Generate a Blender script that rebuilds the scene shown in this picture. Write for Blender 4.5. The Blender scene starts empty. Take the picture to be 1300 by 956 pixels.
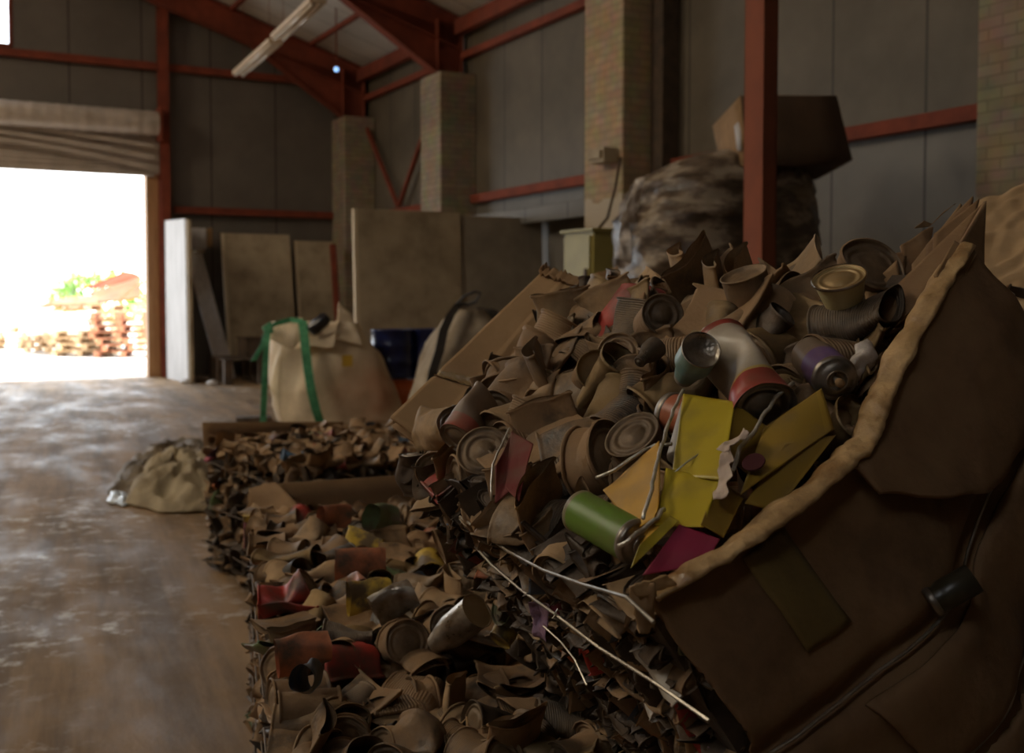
import bpy, math, random
import numpy as np
from mathutils import Vector, Matrix, noise as mn
rng = random.Random(11)
SC = bpy.context.scene
COL = SC.collection
V = Vector
# ------------------------------------------------------------------ camera
F = 1379.0; CX = 650.0; CY = 433.0; CAMH = 1.4
PITCH = math.atan(58 / F)
cp, sp = math.cos(PITCH), math.sin(PITCH)
def ray(px, py):
    x = (px - CX) / F; u = (CY - py) / F
    return V((x, cp + u * sp, -sp + u * cp))
def P(px, py, D):
    r = ray(px, py)
    return V((0, 0, CAMH)) + r * (D / r.y)
def proj(p):
    d = V(p) - V((0, 0, CAMH))
    f = d.y * cp - d.z * sp; u = d.y * sp + d.z * cp
    return CX + F * d.x / f, CY - F * u / f
cam = bpy.data.cameras.new('camera'); camo = bpy.data.objects.new('camera', cam); COL.objects.link(camo)
camo.location = (0, 0, CAMH); camo.rotation_euler = (math.pi / 2 - PITCH, 0, 0)
cam.sensor_width = 36; cam.lens = F / 1300 * 36; cam.shift_y = -(478 - CY) / 1300
cam.clip_start = 0.05; cam.clip_end = 500
cam.dof.use_dof = True; cam.dof.focus_distance = 1.62; cam.dof.aperture_fstop = 5.6
SC.camera = camo
SC.view_settings.view_transform = 'Standard'; SC.view_settings.look = 'None'
SC.view_settings.gamma = 1; SC.view_settings.use_curve_mapping = False
SC.view_settings.exposure = 0.0
# building axes: u runs to the back wall, v to the right wall
BA = math.atan(759 / F)
su, cu = math.sin(BA), math.cos(BA)
def W(u, v, z): return V((-su * u + cu * v, cu * u + su * v, z))
def toUV(x, y): return (-su * x + cu * y, cu * x + su * y)
# ------------------------------------------------------------------ object helpers
def mesh(name, verts, faces, mat=None, parent=None, smooth=False, uv=None, mats=None, midx=None):
    me = bpy.data.meshes.new(name)
    me.from_pydata([tuple(v) for v in verts], [], [tuple(f) for f in faces])
    if mats:
        for m in mats: me.materials.append(m)
    elif mat: me.materials.append(mat)
    if midx is not None: me.polygons.foreach_set('material_index', list(midx))
    if smooth: me.polygons.foreach_set('use_smooth', [True] * len(me.polygons))
    if uv is not None:
        l = me.uv_layers.new(name='UVMap')
        vi = np.empty(len(me.loops), dtype=np.int32); me.loops.foreach_get('vertex_index', vi)
        l.data.foreach_set('uv', np.asarray(uv, dtype=np.float32)[vi].ravel())
    me.update()
    o = bpy.data.objects.new(name, me); COL.objects.link(o)
    if parent: o.parent = parent
    return o
def empty(name, loc=(0, 0, 0), rot=None):
    o = bpy.data.objects.new(name, None); COL.objects.link(o); o.location = loc
    o.empty_display_size = .1
    if rot is not None: o.rotation_euler = rot
    return o
def tag(o, label=None, cat=None, group=None, kind=None):
    if label: o['label'] = label
    if cat: o['category'] = cat
    if group: o['group'] = group
    if kind: o['kind'] = kind
    return o
class MB:
    """collects shapes in world space; build() re-origins them to a parent"""
    def __init__(s): s.v = []; s.f = []; s.m = []
    def add(s, vs, fs, mi=0):
        b = len(s.v); s.v += [V(v) for v in vs]; s.f += [tuple(i + b for i in f) for f in fs]; s.m += [mi] * len(fs)
    def hexa(s, c, mi=0):   # 8 corners: bottom 0-3, top 4-7
        s.add(c, [(3, 2, 1, 0), (4, 5, 6, 7), (0, 1, 5, 4), (1, 2, 6, 5), (2, 3, 7, 6), (3, 0, 4, 7)], mi)
    def box(s, c, ax, ay, az, mi=0):
        c = V(c); ax, ay, az = V(ax) / 2, V(ay) / 2, V(az) / 2
        s.hexa([c - ax - ay - az, c + ax - ay - az, c + ax + ay - az, c - ax + ay - az,
                c - ax - ay + az, c + ax - ay + az, c + ax + ay + az, c - ax + ay + az], mi)
    def bbox(s, u0, u1, v0, v1, z0, z1, mi=0):
        s.hexa([W(u0, v0, z0), W(u0, v1, z0), W(u1, v1, z0), W(u1, v0, z0), W(u0, v0, z1), W(u0, v1, z1), W(u1, v1, z1), W(u1, v0, z1)], mi)
    def bar(s, a, b, w, h, up=(0, 0, 1), mi=0):
        a, b = V(a), V(b); d = (b - a); L = d.length; d = d / L
        sd = d.cross(V(up)).normalized(); u2 = sd.cross(d).normalized()
        s.box((a + b) / 2, d * L, sd * w, u2 * h, mi)
    def ibeam(s, a, b, w, h, t=.012, up=(0, 0, 1), mi=0):
        a, b = V(a), V(b); d = (b - a).normalized(); sd = d.cross(V(up)).normalized(); u2 = sd.cross(d).normalized()
        s.bar(a, b, t, h - 2 * t, up, mi)
        s.bar(a + u2 * (h - t) / 2, b + u2 * (h - t) / 2, w, t, up, mi)
        s.bar(a - u2 * (h - t) / 2, b - u2 * (h - t) / 2, w, t, up, mi)
    def tube(s, pts, r, n=6, mi=0, cap=True):
        pts = [V(p) for p in pts]; vs = []; fs = []; prev = None
        for i, p in enumerate(pts):
            d = (pts[min(i + 1, len(pts) - 1)] - pts[max(i - 1, 0)]).normalized()
            if prev is None:
                a = d.orthogonal().normalized()
            else:
                a = (prev - d * prev.dot(d)).normalized()
            prev = a; b = d.cross(a)
            rr = r[i] if isinstance(r, (list, tuple)) else r
            for k in range(n):
                t = 2 * math.pi * k / n
                vs.append(p + (a * math.cos(t) + b * math.sin(t)) * rr)
        for i in range(len(pts) - 1):
            for k in range(n):
                k2 = (k + 1) % n
                fs.append((i * n + k, i * n + k2, (i + 1) * n + k2, (i + 1) * n + k))
        if cap:
            fs.append(tuple(range(n))[::-1]); fs.append(tuple(range((len(pts) - 1) * n, len(pts) * n)))
        s.add(vs, fs, mi)
    def ribbon(s, pts, side, w, t=.002, mi=0):
        pts = [V(p) for p in pts]; vs = []; fs = []
        for i, p in enumerate(pts):
            sd = V(side[i] if isinstance(side, list) else side).normalized() * w / 2
            d = (pts[min(i + 1, len(pts) - 1)] - pts[max(i - 1, 0)]).normalized()
            n = d.cross(sd).normalized() * t
            vs += [p - sd, p + sd, p + sd + n, p - sd + n]
        for i in range(len(pts) - 1):
            a = 4 * i; b = a + 4
            for k in range(4): fs.append((a + k, a + (k + 1) % 4, b + (k + 1) % 4, b + k))
        fs.append((3, 2, 1, 0)); e = 4 * (len(pts) - 1); fs.append((e, e + 1, e + 2, e + 3))
        s.add(vs, fs, mi)
    def lathe(s, c, axis, prof, n=24, mi=0):
        c = V(c); ax = V(axis).normalized(); a = ax.orthogonal().normalized(); b = ax.cross(a); vs = []; fs = []
        for r, z in prof:
            for k in range(n):
                t = 2 * math.pi * k / n
                vs.append(c + ax * z + (a * math.cos(t) + b * math.sin(t)) * max(r, 1e-5))
        for i in range(len(prof) - 1):
            for k in range(n):
                k2 = (k + 1) % n
                fs.append((i * n + k, i * n + k2, (i + 1) * n + k2, (i + 1) * n + k))
        s.add(vs, fs, mi)
    def build(s, name, mat=None, parent=None, smooth=False, mats=None, origin=None):
        off = V((0, 0, 0))
        if parent is not None: off = parent_loc(parent)
        elif origin is not None: off = V(origin)
        elif s.v:
            xs = [v.x for v in s.v]; ys = [v.y for v in s.v]; zs = [v.z for v in s.v]
            off = V(((min(xs) + max(xs)) / 2, (min(ys) + max(ys)) / 2, min(zs)))
        o = mesh(name, [v - off for v in s.v], s.f, mat, parent, smooth, mats=mats, midx=s.m if mats else None)
        if parent is None: o.location = off
        return o
def parent_loc(o):
    l = V(o.location)
    while o.parent: o = o.parent; l += V(o.location)
    return l
def bevel(o, w=.004, seg=2):
    m = o.modifiers.new('bevel', 'BEVEL'); m.width = w; m.segments = seg; m.limit_method = 'ANGLE'; return o
def solid(o, t=.003, off=0):
    m = o.modifiers.new('solid', 'SOLIDIFY'); m.thickness = t; m.offset = off; return o
# ------------------------------------------------------------------ materials
MC = {}
def mat(name, c1, c2=None, scale=6, rough=.7, metal=0.0, bump=0.0, bscale=30, coord='Object', stretch=(1, 1, 1), rnd=0.0,
        rough2=None, c3=None, lo=.35, hi=.65, detail=6, ribs=0, emis=None, ribdir='Y'):
    m = bpy.data.materials.new(name); m.use_nodes = True; nt = m.node_tree; N = nt.nodes; L = nt.links
    b = N['Principled BSDF']; b.inputs['Roughness'].default_value = rough; b.inputs['Metallic'].default_value = metal
    c2 = c2 or c1
    tc = N.new('ShaderNodeTexCoord'); mp = N.new('ShaderNodeMapping'); mp.inputs['Scale'].default_value = stretch
    L.new(tc.outputs[coord], mp.inputs['Vector'])
    if rnd:
        oi = N.new('ShaderNodeObjectInfo'); va = N.new('ShaderNodeVectorMath'); va.operation = 'SCALE'
        va.inputs[0].default_value = (37, 53, 71); L.new(oi.outputs['Random'], va.inputs['Scale'])
        vb = N.new('ShaderNodeVectorMath'); L.new(mp.outputs[0], vb.inputs[0]); L.new(va.outputs[0], vb.inputs[1]); vec = vb.outputs[0]
    else: vec = mp.outputs[0]
    n = N.new('ShaderNodeTexNoise'); n.inputs['Scale'].default_value = scale; n.inputs['Detail'].default_value = detail
    n.inputs['Roughness'].default_value = .6
    L.new(vec, n.inputs['Vector'])
    r = N.new('ShaderNodeValToRGB'); e = r.color_ramp.elements
    e[0].position = lo; e[1].position = hi; e[0].color = (*c1, 1); e[1].color = (*c2, 1)
    if c3: x = e.new((lo + hi) / 2); x.color = (*c3, 1)
    L.new(n.outputs['Fac'], r.inputs['Fac']); col = r.outputs['Color']
    if rnd:
        hs = N.new('ShaderNodeHueSaturation'); mr = N.new('ShaderNodeMapRange')
        mr.inputs['To Min'].default_value = 1 - rnd; mr.inputs['To Max'].default_value = 1 + rnd
        L.new(oi.outputs['Random'], mr.inputs['Value']); L.new(mr.outputs[0], hs.inputs['Value']); L.new(col, hs.inputs['Color']); col = hs.outputs[0]
    L.new(col, b.inputs['Base Color'])
    if rough2 is not None:
        mr = N.new('ShaderNodeMapRange'); mr.inputs['From Min'].default_value = lo; mr.inputs['From Max'].default_value = hi
        mr.inputs['To Min'].default_value = rough; mr.inputs['To Max'].default_value = rough2
        L.new(n.outputs['Fac'], mr.inputs['Value']); L.new(mr.outputs[0], b.inputs['Roughness'])
    last = None
    if bump:
        n2 = N.new('ShaderNodeTexNoise'); n2.inputs['Scale'].default_value = bscale; n2.inputs['Detail'].default_value = 5
        L.new(vec, n2.inputs['Vector'])
        bp = N.new('ShaderNodeBump'); bp.inputs['Strength'].default_value = bump; bp.inputs['Distance'].default_value = .01
        L.new(n2.outputs['Fac'], bp.inputs['Height']); last = bp
    if ribs:
        uvn = N.new('ShaderNodeUVMap'); wv = N.new('ShaderNodeTexWave'); wv.bands_direction = ribdir
        wv.inputs['Scale'].default_value = ribs; L.new(uvn.outputs[0], wv.inputs['Vector'])
        bp = N.new('ShaderNodeBump'); bp.inputs['Strength'].default_value = .8; bp.inputs['Distance'].default_value = .0012
        L.new(wv.outputs['Fac'], bp.inputs['Height'])
        if last: L.new(last.outputs[0], bp.inputs['Normal'])
        last = bp
    if last: L.new(last.outputs[0], b.inputs['Normal'])
    if emis:
        b.inputs['Emission Color'].default_value = (*emis[0], 1); b.inputs['Emission Strength'].default_value = emis[1]
    MC[name] = m; return m
DB = (.25, .148, .070); DD = (.07, .042, .020); DM = (.11, .073, .043)
dusty = [
    mat('dusty_brown_tin', (.035, .025, .016), DB, 11, .45, .0, .35, 60, rnd=.25, c3=(.19, .114, .055), lo=.32, hi=.56, rough2=.85),
    mat('dusty_ribbed_tin', (.030, .022, .015), (.23, .138, .066), 10, .42, 0, .3, 60, rnd=.25, ribs=9, c3=(.17, .102, .050), lo=.34, hi=.58, rough2=.8),
    mat('dark_oily_tin', (.022, .014, .008), (.085, .052, .028), 10, .5, .2, .4, 50, rnd=.3, rough2=.75),
    mat('dull_gold_tin', (.07, .045, .022), (.27, .175, .075), 9, .40, .5, .35, 40, rnd=.2, rough2=.75),
    mat('pale_dusty_tin', (.08, .052, .028), (.33, .21, .105), 9, .5, 0, .3, 60, rnd=.2, lo=.32, hi=.58, rough2=.85),
    mat('grey_ribbed_tin', (.045, .034, .024), (.18, .125, .078), 14, .45, .25, .3, 50, rnd=.2, ribs=9, rough2=.75),
]
ring = mat('ringed_lid_tin', (.09, .057, .030), (.22, .142, .075), 18, .6, .2, .3, 60, rnd=.25)
printed = {
    'red': mat('red_printed_tin', (.09, .045, .03), (.35, .03, .02), 9, .5, .1, .3, 40, lo=.4, hi=.6),
    'orange': mat('orange_printed_tin', (.10, .06, .035), (.42, .13, .05), 8, .6, 0, .3, 40, lo=.4, hi=.55),
    'yellow': mat('yellow_printed_tin', (.12, .08, .04), (.50, .33, .04), 9, .5, 0, .3, 40, lo=.45, hi=.55),
    'pink': mat('pink_printed_tin', (.12, .07, .05), (.40, .07, .12), 9, .5, 0, .3, 40, lo=.45, hi=.55),
    'green': mat('green_printed_tin', (.11, .08, .05), (.12, .19, .08), 9, .5, 0, .3, 40, lo=.4, hi=.6),
    'blue': mat('blue_printed_tin', (.09, .07, .05), (.05, .11, .19), 9, .5, 0, .3, 40, lo=.4, hi=.6),
    'white': mat('white_printed_tin', (.16, .12, .08), (.45, .40, .33), 9, .5, 0, .3, 40, lo=.4, hi=.6),
    'violet': mat('violet_printed_tin', (.10, .06, .05), (.14, .08, .15), 9, .5, 0, .3, 40, lo=.4, hi=.6),
}
silver = mat('bare_metal', (.20, .16, .12), (.50, .45, .38), 20, .25, .9, .3, 60, rough2=.5)
dome_m = mat('aerosol_dome_metal', (.20, .17, .14), (.38, .34, .29), 14, .32, .85, .2, 60, rough2=.5)
cardb = mat('corrugated_cardboard', (.23, .135, .060), (.31, .185, .085), 5, .85, 0, .12, 90)
cardd = mat('dark_cardboard', (.17, .098, .045), (.25, .145, .065), 4, .85, 0, .15, 70)
cardw = mat('worn_cardboard', (.12, .062, .026), (.21, .12, .052), 7, .8, 0, .35, 40, c3=(.185, .10, .043))
card_edge = mat('torn_cardboard_edge', (.22, .12, .045), (.48, .31, .14), 22, .28, 0, .9, 30, rough2=.75)
tape = mat('brown_packing_tape', (.20, .13, .06), (.30, .20, .09), 20, .18, 0, .5, 60)
greentape = mat('dull_yellow_tape', (.13, .085, .028), (.17, .115, .036), 12, .45, 0, .2, 60)
core = mat('pressed_scrap', (.018, .012, .008), (.075, .050, .032), 16, .75, 0, .8, 25)
seam_m = mat('bright_seam', (.36, .33, .28), (.62, .58, .50), 60, .28, .55, .3, 90)
rustwire = mat('dull_wire', (.10, .07, .05), (.16, .12, .09), 30, .8, 0)
wire_m = mat('baling_wire', (.25, .22, .18), (.40, .36, .30), 30, .35, .8)
concrete = None
redsteel = mat('red_oxide_steel', (.15, .030, .013), (.24, .048, .020), 3, .85, 0, .15, 20)
post_m = mat('post_red_oxide', (.20, .055, .026), (.27, .072, .030), 3, .85, 0, .12, 20)
# ------------------------------------------------------------------ building
def floor_mat():
    m = bpy.data.materials.new('dusty_concrete'); m.use_nodes = True; nt = m.node_tree; N = nt.nodes; L = nt.links
    b = N['Principled BSDF']; tc = N.new('ShaderNodeTexCoord')
    def noise(sc, det, st=(1, 1, 1), rot=0):
        m0 = N.new('ShaderNodeMapping'); m0.inputs['Rotation'].default_value = (0, 0, rot); L.new(tc.outputs['Object'], m0.inputs[0])
        mp = N.new('ShaderNodeMapping'); mp.inputs['Scale'].default_value = st
        L.new(m0.outputs[0], mp.inputs[0]); n = N.new('ShaderNodeTexNoise'); n.inputs['Scale'].default_value = sc
        n.inputs['Detail'].default_value = det; n.inputs['Roughness'].default_value = .65; L.new(mp.outputs[0], n.inputs['Vector']); return n.outputs['Fac']
    def ramp(x, a, b_, ca, cb):
        r = N.new('ShaderNodeValToRGB'); e = r.color_ramp.elements; e[0].position = a; e[1].position = b_; e[0].color = (*ca, 1); e[1].color = (*cb, 1)
        L.new(x, r.inputs[0]); return r.outputs[0]
    def mix(f, a, b_, mode='MIX'):
        x = N.new('ShaderNodeMix'); x.data_type = 'RGBA'; x.blend_type = mode
        if isinstance(f, float): x.inputs[0].default_value = f
        else: L.new(f, x.inputs[0])
        L.new(a, x.inputs[6]); L.new(b_, x.inputs[7]); return x.outputs[2]
    base = ramp(noise(.9, 8), .3, .7, (.21, .125, .056), (.30, .19, .092))
    tr = ramp(noise(.9, 7, (4, .35, 1), -BA + .12), .40, .60, (.50, .50, .50), (1, 1, 1))
    b.inputs['Specular IOR Level'].default_value = .32
    c = mix(1.0, base, tr, 'MULTIPLY')
    spots = ramp(noise(9, 9), .52, .66, (0, 0, 0), (1, 1, 1)); patchy = ramp(noise(.55, 3), .50, .62, (0, 0, 0), (1, 1, 1))
    sm_ = mix(1.0, spots, patchy, 'MULTIPLY'); rgb = N.new('ShaderNodeRGB'); rgb.outputs[0].default_value = (.62, .60, .58, 1)
    c = mix(sm_, c, rgb.outputs[0])
    L.new(c, b.inputs['Base Color'])
    rr = ramp(noise(1.1, 10, (1.8, .8, 1), -BA), .42, .66, (.78,) * 3, (.44,) * 3)
    L.new(rr, b.inputs['Roughness'])
    bp = N.new('ShaderNodeBump'); bp.inputs['Strength'].default_value = .35; bp.inputs['Distance'].default_value = .012
    L.new(noise(7, 9, (1.6, .8, 1), -BA), bp.inputs['Height']); L.new(bp.outputs[0], b.inputs['Normal'])
    return m
concrete = floor_mat()
def panel_mat(name, c1, c2, seam, axis):
    """cladding with a seam every ~1 m, and faint stains; axis = building direction the seams repeat along"""
    m = mat(name, c1, c2, 1.3, .6, 0, .2, 3, c3=tuple((a + b) / 2 for a, b in zip(c1, c2)), lo=.3, hi=.7, detail=9)
    nt = m.node_tree; N = nt.nodes; L = nt.links; b = N['Principled BSDF']
    g = N.new('ShaderNodeTexCoord'); vm = N.new('ShaderNodeVectorMath'); vm.operation = 'DOT_PRODUCT'
    vm.inputs[1].default_value = axis; L.new(g.outputs['Object'], vm.inputs[0])
    fr = N.new('ShaderNodeMath'); fr.operation = 'FRACT'; mu = N.new('ShaderNodeMath'); mu.operation = 'MULTIPLY'; mu.inputs[1].default_value = 1 / seam
    L.new(vm.outputs['Value'], mu.inputs[0]); L.new(mu.outputs[0], fr.inputs[0])
    lt = N.new('ShaderNodeMath'); lt.operation = 'LESS_THAN'; lt.inputs[1].default_value = .025; L.new(fr.outputs[0], lt.inputs[0])
    mx = N.new('ShaderNodeMix'); mx.data_type = 'RGBA'; src = b.inputs['Base Color'].links[0].from_socket
    L.new(lt.outputs[0], mx.inputs[0]); L.new(src, mx.inputs[6]); mx.inputs[7].default_value = (c1[0] * .35, c1[1] * .35, c1[2] * .35, 1)
    L.new(mx.outputs[2], b.inputs['Base Color']); return m
clad_side = panel_mat('side_cladding', (.088, .070, .046), (.150, .120, .082), 1.05, tuple(W(1, 0, 0)))
clad_low = panel_mat('lower_side_cladding', (.125, .114, .098), (.19, .175, .15), 1.05, tuple(W(1, 0, 0)))
clad_back = panel_mat('gable_cladding', (.11, .092, .076), (.155, .132, .11), 1.15, tuple(W(0, 1, 0)))
roofm = panel_mat('roof_sheet', (.55, .53, .49), (.72, .69, .64), .8, tuple(W(1, 0, 0)))
def brick_mat(name, c1, c2, mortar):
    m = bpy.data.materials.new(name); m.use_nodes = True; nt = m.node_tree; N = nt.nodes; L = nt.links; b = N['Principled BSDF']
    tc = N.new('ShaderNodeTexCoord'); sx = N.new('ShaderNodeSeparateXYZ'); L.new(tc.outputs['Object'], sx.inputs[0])
    vm1 = N.new('ShaderNodeVectorMath'); vm1.operation = 'DOT_PRODUCT'; vm1.inputs[1].default_value = tuple(W(1, 1, 0)); L.new(tc.outputs['Object'], vm1.inputs[0])
    cx = N.new('ShaderNodeCombineXYZ'); L.new(vm1.outputs['Value'], cx.inputs[0]); L.new(sx.outputs[2], cx.inputs[1])
    br = N.new('ShaderNodeTexBrick'); L.new(cx.outputs[0], br.inputs['Vector']); br.inputs['Scale'].default_value = 1
    br.inputs['Brick Width'].default_value = .23; br.inputs['Row Height'].default_value = .085; br.inputs['Mortar Size'].default_value = .008
    br.inputs['Color1'].default_value = (*c1, 1); br.inputs['Color2'].default_value = (*c2, 1); br.inputs['Mortar'].default_value = (*mortar, 1)
    n = N.new('ShaderNodeTexNoise'); n.inputs['Scale'].default_value = 5; n.inputs['Detail'].default_value = 7; L.new(tc.outputs['Object'], n.inputs['Vector'])
    mx = N.new('ShaderNodeMix'); mx.data_type = 'RGBA'; mx.blend_type = 'MULTIPLY'; mx.inputs[0].default_value = .6
    L.new(br.outputs['Color'], mx.inputs[6]); L.new(n.outputs['Color'], mx.inputs[7])
    # whitewashed foot
    nz = N.new('ShaderNodeMath'); nz.operation = 'MULTIPLY_ADD'; nz.inputs[1].default_value = .5; L.new(n.outputs['Fac'], nz.inputs[0]); L.new(sx.outputs[2], nz.inputs[2])
    lt = N.new('ShaderNodeMath'); lt.operation = 'LESS_THAN'; lt.inputs[1].default_value = 2.72; L.new(nz.outputs[0], lt.inputs[0])
    m2 = N.new('ShaderNodeMix'); m2.data_type = 'RGBA'; L.new(lt.outputs[0], m2.inputs[0]); L.new(mx.outputs[2], m2.inputs[6])
    m2.inputs[7].default_value = (.50, .43, .33, 1) if 'white' in name else (*[c * .7 for c in c1], 1)
    if 'white' in name: L.new(m2.outputs[2], b.inputs['Base Color'])
    else: L.new(mx.outputs[2], b.inputs['Base Color'])
    bp = N.new('ShaderNodeBump'); bp.inputs['Strength'].default_value = .7; bp.inputs['Distance'].default_value = .015
    ad = N.new('ShaderNodeMath'); ad.operation = 'SUBTRACT'; L.new(n.outputs['Fac'], ad.inputs[0]); L.new(br.outputs['Fac'], ad.inputs[1])
    L.new(ad.outputs[0], bp.inputs['Height']); L.new(bp.outputs[0], b.inputs['Normal']); b.inputs['Roughness'].default_value = .9
    return m
brick = brick_mat('old_brick', (.36, .28, .19), (.44, .35, .24), (.30, .24, .165))
brickw = brick_mat('old_brick_whitewashed', (.52, .38, .22), (.62, .46, .28), (.43, .33, .20))

EAVE = 5.55; SL = .325; VR = 7.4; VL = -11.4; VRIDGE = -2.0; UB = 19.3; UF = -7.0
def roofz(v): return EAVE + SL * (VR - v) if v > VRIDGE else EAVE + SL * (VR - VRIDGE) - SL * (VRIDGE - v)
def struct(o): o['kind'] = 'structure'; return o
# floor slab
b = MB(); b.bbox(UF, UB + .15, VL, VR + .2, -.2, 0); struct(b.build('floor', concrete, origin=(0, 0, 0)))
# gable (back) wall with the roller door opening and the high window
DV0, DV1, DZ = -1.6, 3.72, 4.05
b = MB()
def gable(v0, v1, z0, z1a, z1b=None):
    z1b = z1a if z1b is None else z1b
    u0, u1 = UB, UB + .15
    b.hexa([W(u0, v0, z0), W(u0, v1, z0), W(u1, v1, z0), W(u1, v0, z0), W(u0, v0, z1a), W(u0, v1, z1b), W(u1, v1, z1b), W(u1, v0, z1a)])
gable(DV1, VR, 0, roofz(DV1), EAVE); gable(DV0, DV1, DZ, 5.4); gable(1.46, DV1, 5.4, roofz(1.46), roofz(DV1))
gable(-.6, 1.46, 7.1, roofz(-.6), roofz(1.46)); gable(VRIDGE, -.6, 5.4, roofz(VRIDGE), roofz(-.6)); gable(DV0, -.6, 5.4, 5.41)
gable(VRIDGE, DV0, 0, 5.4); gable(VL, VRIDGE, 0, roofz(VL), roofz(VRIDGE))
struct(b.build('wall_back', clad_back, origin=(0, 0, 0)))
# right wall: upper and lower cladding
b = MB(); b.bbox(UF, UB, VR, VR + .12, 2.83, EAVE, 0); b.bbox(UF, UB, VR, VR + .12, 0, 2.83, 1)
struct(b.build('wall_right', mats=[clad_side, clad_low], origin=(0, 0, 0)))
# left wall with a wide loading opening, front wall
LU0, LU1, LZ = -1.0, 7.5, 4.4
b = MB(); b.bbox(UF, UB, VL - .12, VL, 0, roofz(VL))
clad_dark = panel_mat('low_bounce_cladding', (.035, .030, .025), (.055, .047, .038), 1.15, tuple(W(0, 1, 0)))  # unlit look put into the colour of unseen walls to cut bounced light
struct(b.build('wall_left', clad_dark, origin=(0, 0, 0)))
b = MB(); b.hexa([W(UF, VL, 0), W(UF, VRIDGE, 0), W(UF - .12, VRIDGE, 0), W(UF - .12, VL, 0), W(UF, VL, roofz(VL)), W(UF, VRIDGE, roofz(VRIDGE)), W(UF - .12, VRIDGE, roofz(VRIDGE)), W(UF - .12, VL, roofz(VL))])
b.hexa([W(UF, VRIDGE, 0), W(UF, VR, 0), W(UF - .12, VR, 0), W(UF - .12, VRIDGE, 0), W(UF, VRIDGE, roofz(VRIDGE)), W(UF, VR, EAVE), W(UF - .12, VR, EAVE), W(UF - .12, VRIDGE, roofz(VRIDGE))])
struct(b.build('wall_front', clad_dark, origin=(0, 0, 0)))
# roof sheets, with unseen rooflight bays placed in the left slope for added lamps
b = MB()
def roofq(u0, u1, v0, v1, mi=0):
    z0, z1 = roofz(v0) , roofz(v1)
    b.hexa([W(u0, v0, z0), W(u0, v1, z1), W(u1, v1, z1), W(u1, v0, z0), W(u0, v0, z0 + .06), W(u0, v1, z1 + .06), W(u1, v1, z1 + .06), W(u1, v0, z0 + .06)], mi)
roofq(UF, UB + .15, VRIDGE, VR + .12)
LAMP_BAYS = [(-3.4, -2.2), (5.2, 6.4), (13.0, 14.2)]
us = [UF] + [x for s in LAMP_BAYS for x in s] + [UB + .15]
for i in range(0, len(us), 2): roofq(us[i], us[i + 1], VL - .12, VRIDGE)
for s0, s1 in LAMP_BAYS: roofq(s0, s1, VL - .12, -8.5); roofq(s0, s1, -4.0, VRIDGE)
struct(b.build('ceiling', roofm, origin=(0, 0, 0)))
# high gable window
b = MB()
for v in (-.6, 1.42): b.bbox(UB - .02, UB + .1, v, v + .05, 5.4, 7.1)
for z in (5.38, 7.06): b.bbox(UB - .02, UB + .1, -.6, 1.46, z, z + .05)
o = struct(b.build('window_1', redsteel))
# brick piers
piers = [(18.6, 19.28, brick, 4.62, 'brick pier in the far corner under the far roof frame'),
         (14.55, 15.27, brick, 4.69, 'brick pier behind the pale leaning board, carrying a red roof frame'),
         (9.87, 10.65, brickw, 5.52, 'tall brick pier with a whitewashed foot behind the green cabinet'),
         (4.62, 5.36, brick, 5.52, 'brick pier at the right edge behind the tan paper covered bale')]
for u0, u1, m, zt, lab in piers:
    b = MB(); b.bbox(u0, u1, 6.81, VR - .002, 0, zt)
    o = b.build('brick_pier', m, origin=(0, 0, 0)); bevel(o, .02)
    tag(o, lab, 'pier', kind='structure')
# steel: portal frames with haunches
def frame(u, lab, pier_top, cut=None):
    root = empty('roof_frame', W(u, 7.0, 0)); tag(root, lab, 'steel frame')
    vc = 7.1
    b = MB(); b.ibeam(W(u, vc, pier_top), W(u, vc, EAVE - .05), .2, .42, .02, up=W(0, 1, 0)); b.build('stanchion', redsteel, root)
    b = MB(); up = (W(0, SL, 1)).normalized()
    zo = .27
    b.ibeam(W(u, 7.3, roofz(7.3) - zo), W(u, VRIDGE, roofz(VRIDGE) - zo), .2, .45, .02, up=up); b.build('rafter', redsteel, root)
    b = MB(); b.ibeam(W(u, -11.2, roofz(-11.2) - zo), W(u, VRIDGE, roofz(VRIDGE) - zo), .2, .45, .02, up=W(0, -SL, 1).normalized()); b.build('rafter', redsteel, root)
    # haunch: wedge web plus sloping flange
    b = MB(); a = W(u, 6.9, pier_top + .02); c = W(u, 5.15, roofz(5.15) - zo - .2); t = W(1, 0, 0) * .01
    d = W(u, 6.9, roofz(6.9) - zo)
    b.add([a - t, c - t, d - t, a + t, c + t, d + t], [(0, 1, 2), (5, 4, 3), (0, 3, 4, 1), (1, 4, 5, 2), (2, 5, 3, 0)])
    b.bar(a, c, .2, .02, up=W(1, 0, 0).cross((c - a).normalized())); b.build('haunch', redsteel, root)
frame(18.95, 'red steel roof frame against the far gable wall', 4.62)
frame(14.9, 'red steel roof frame standing on the second brick pier', 4.69)
frame(10.26, 'red steel roof frame above the tall whitewashed brick pier', 5.3)
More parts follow.
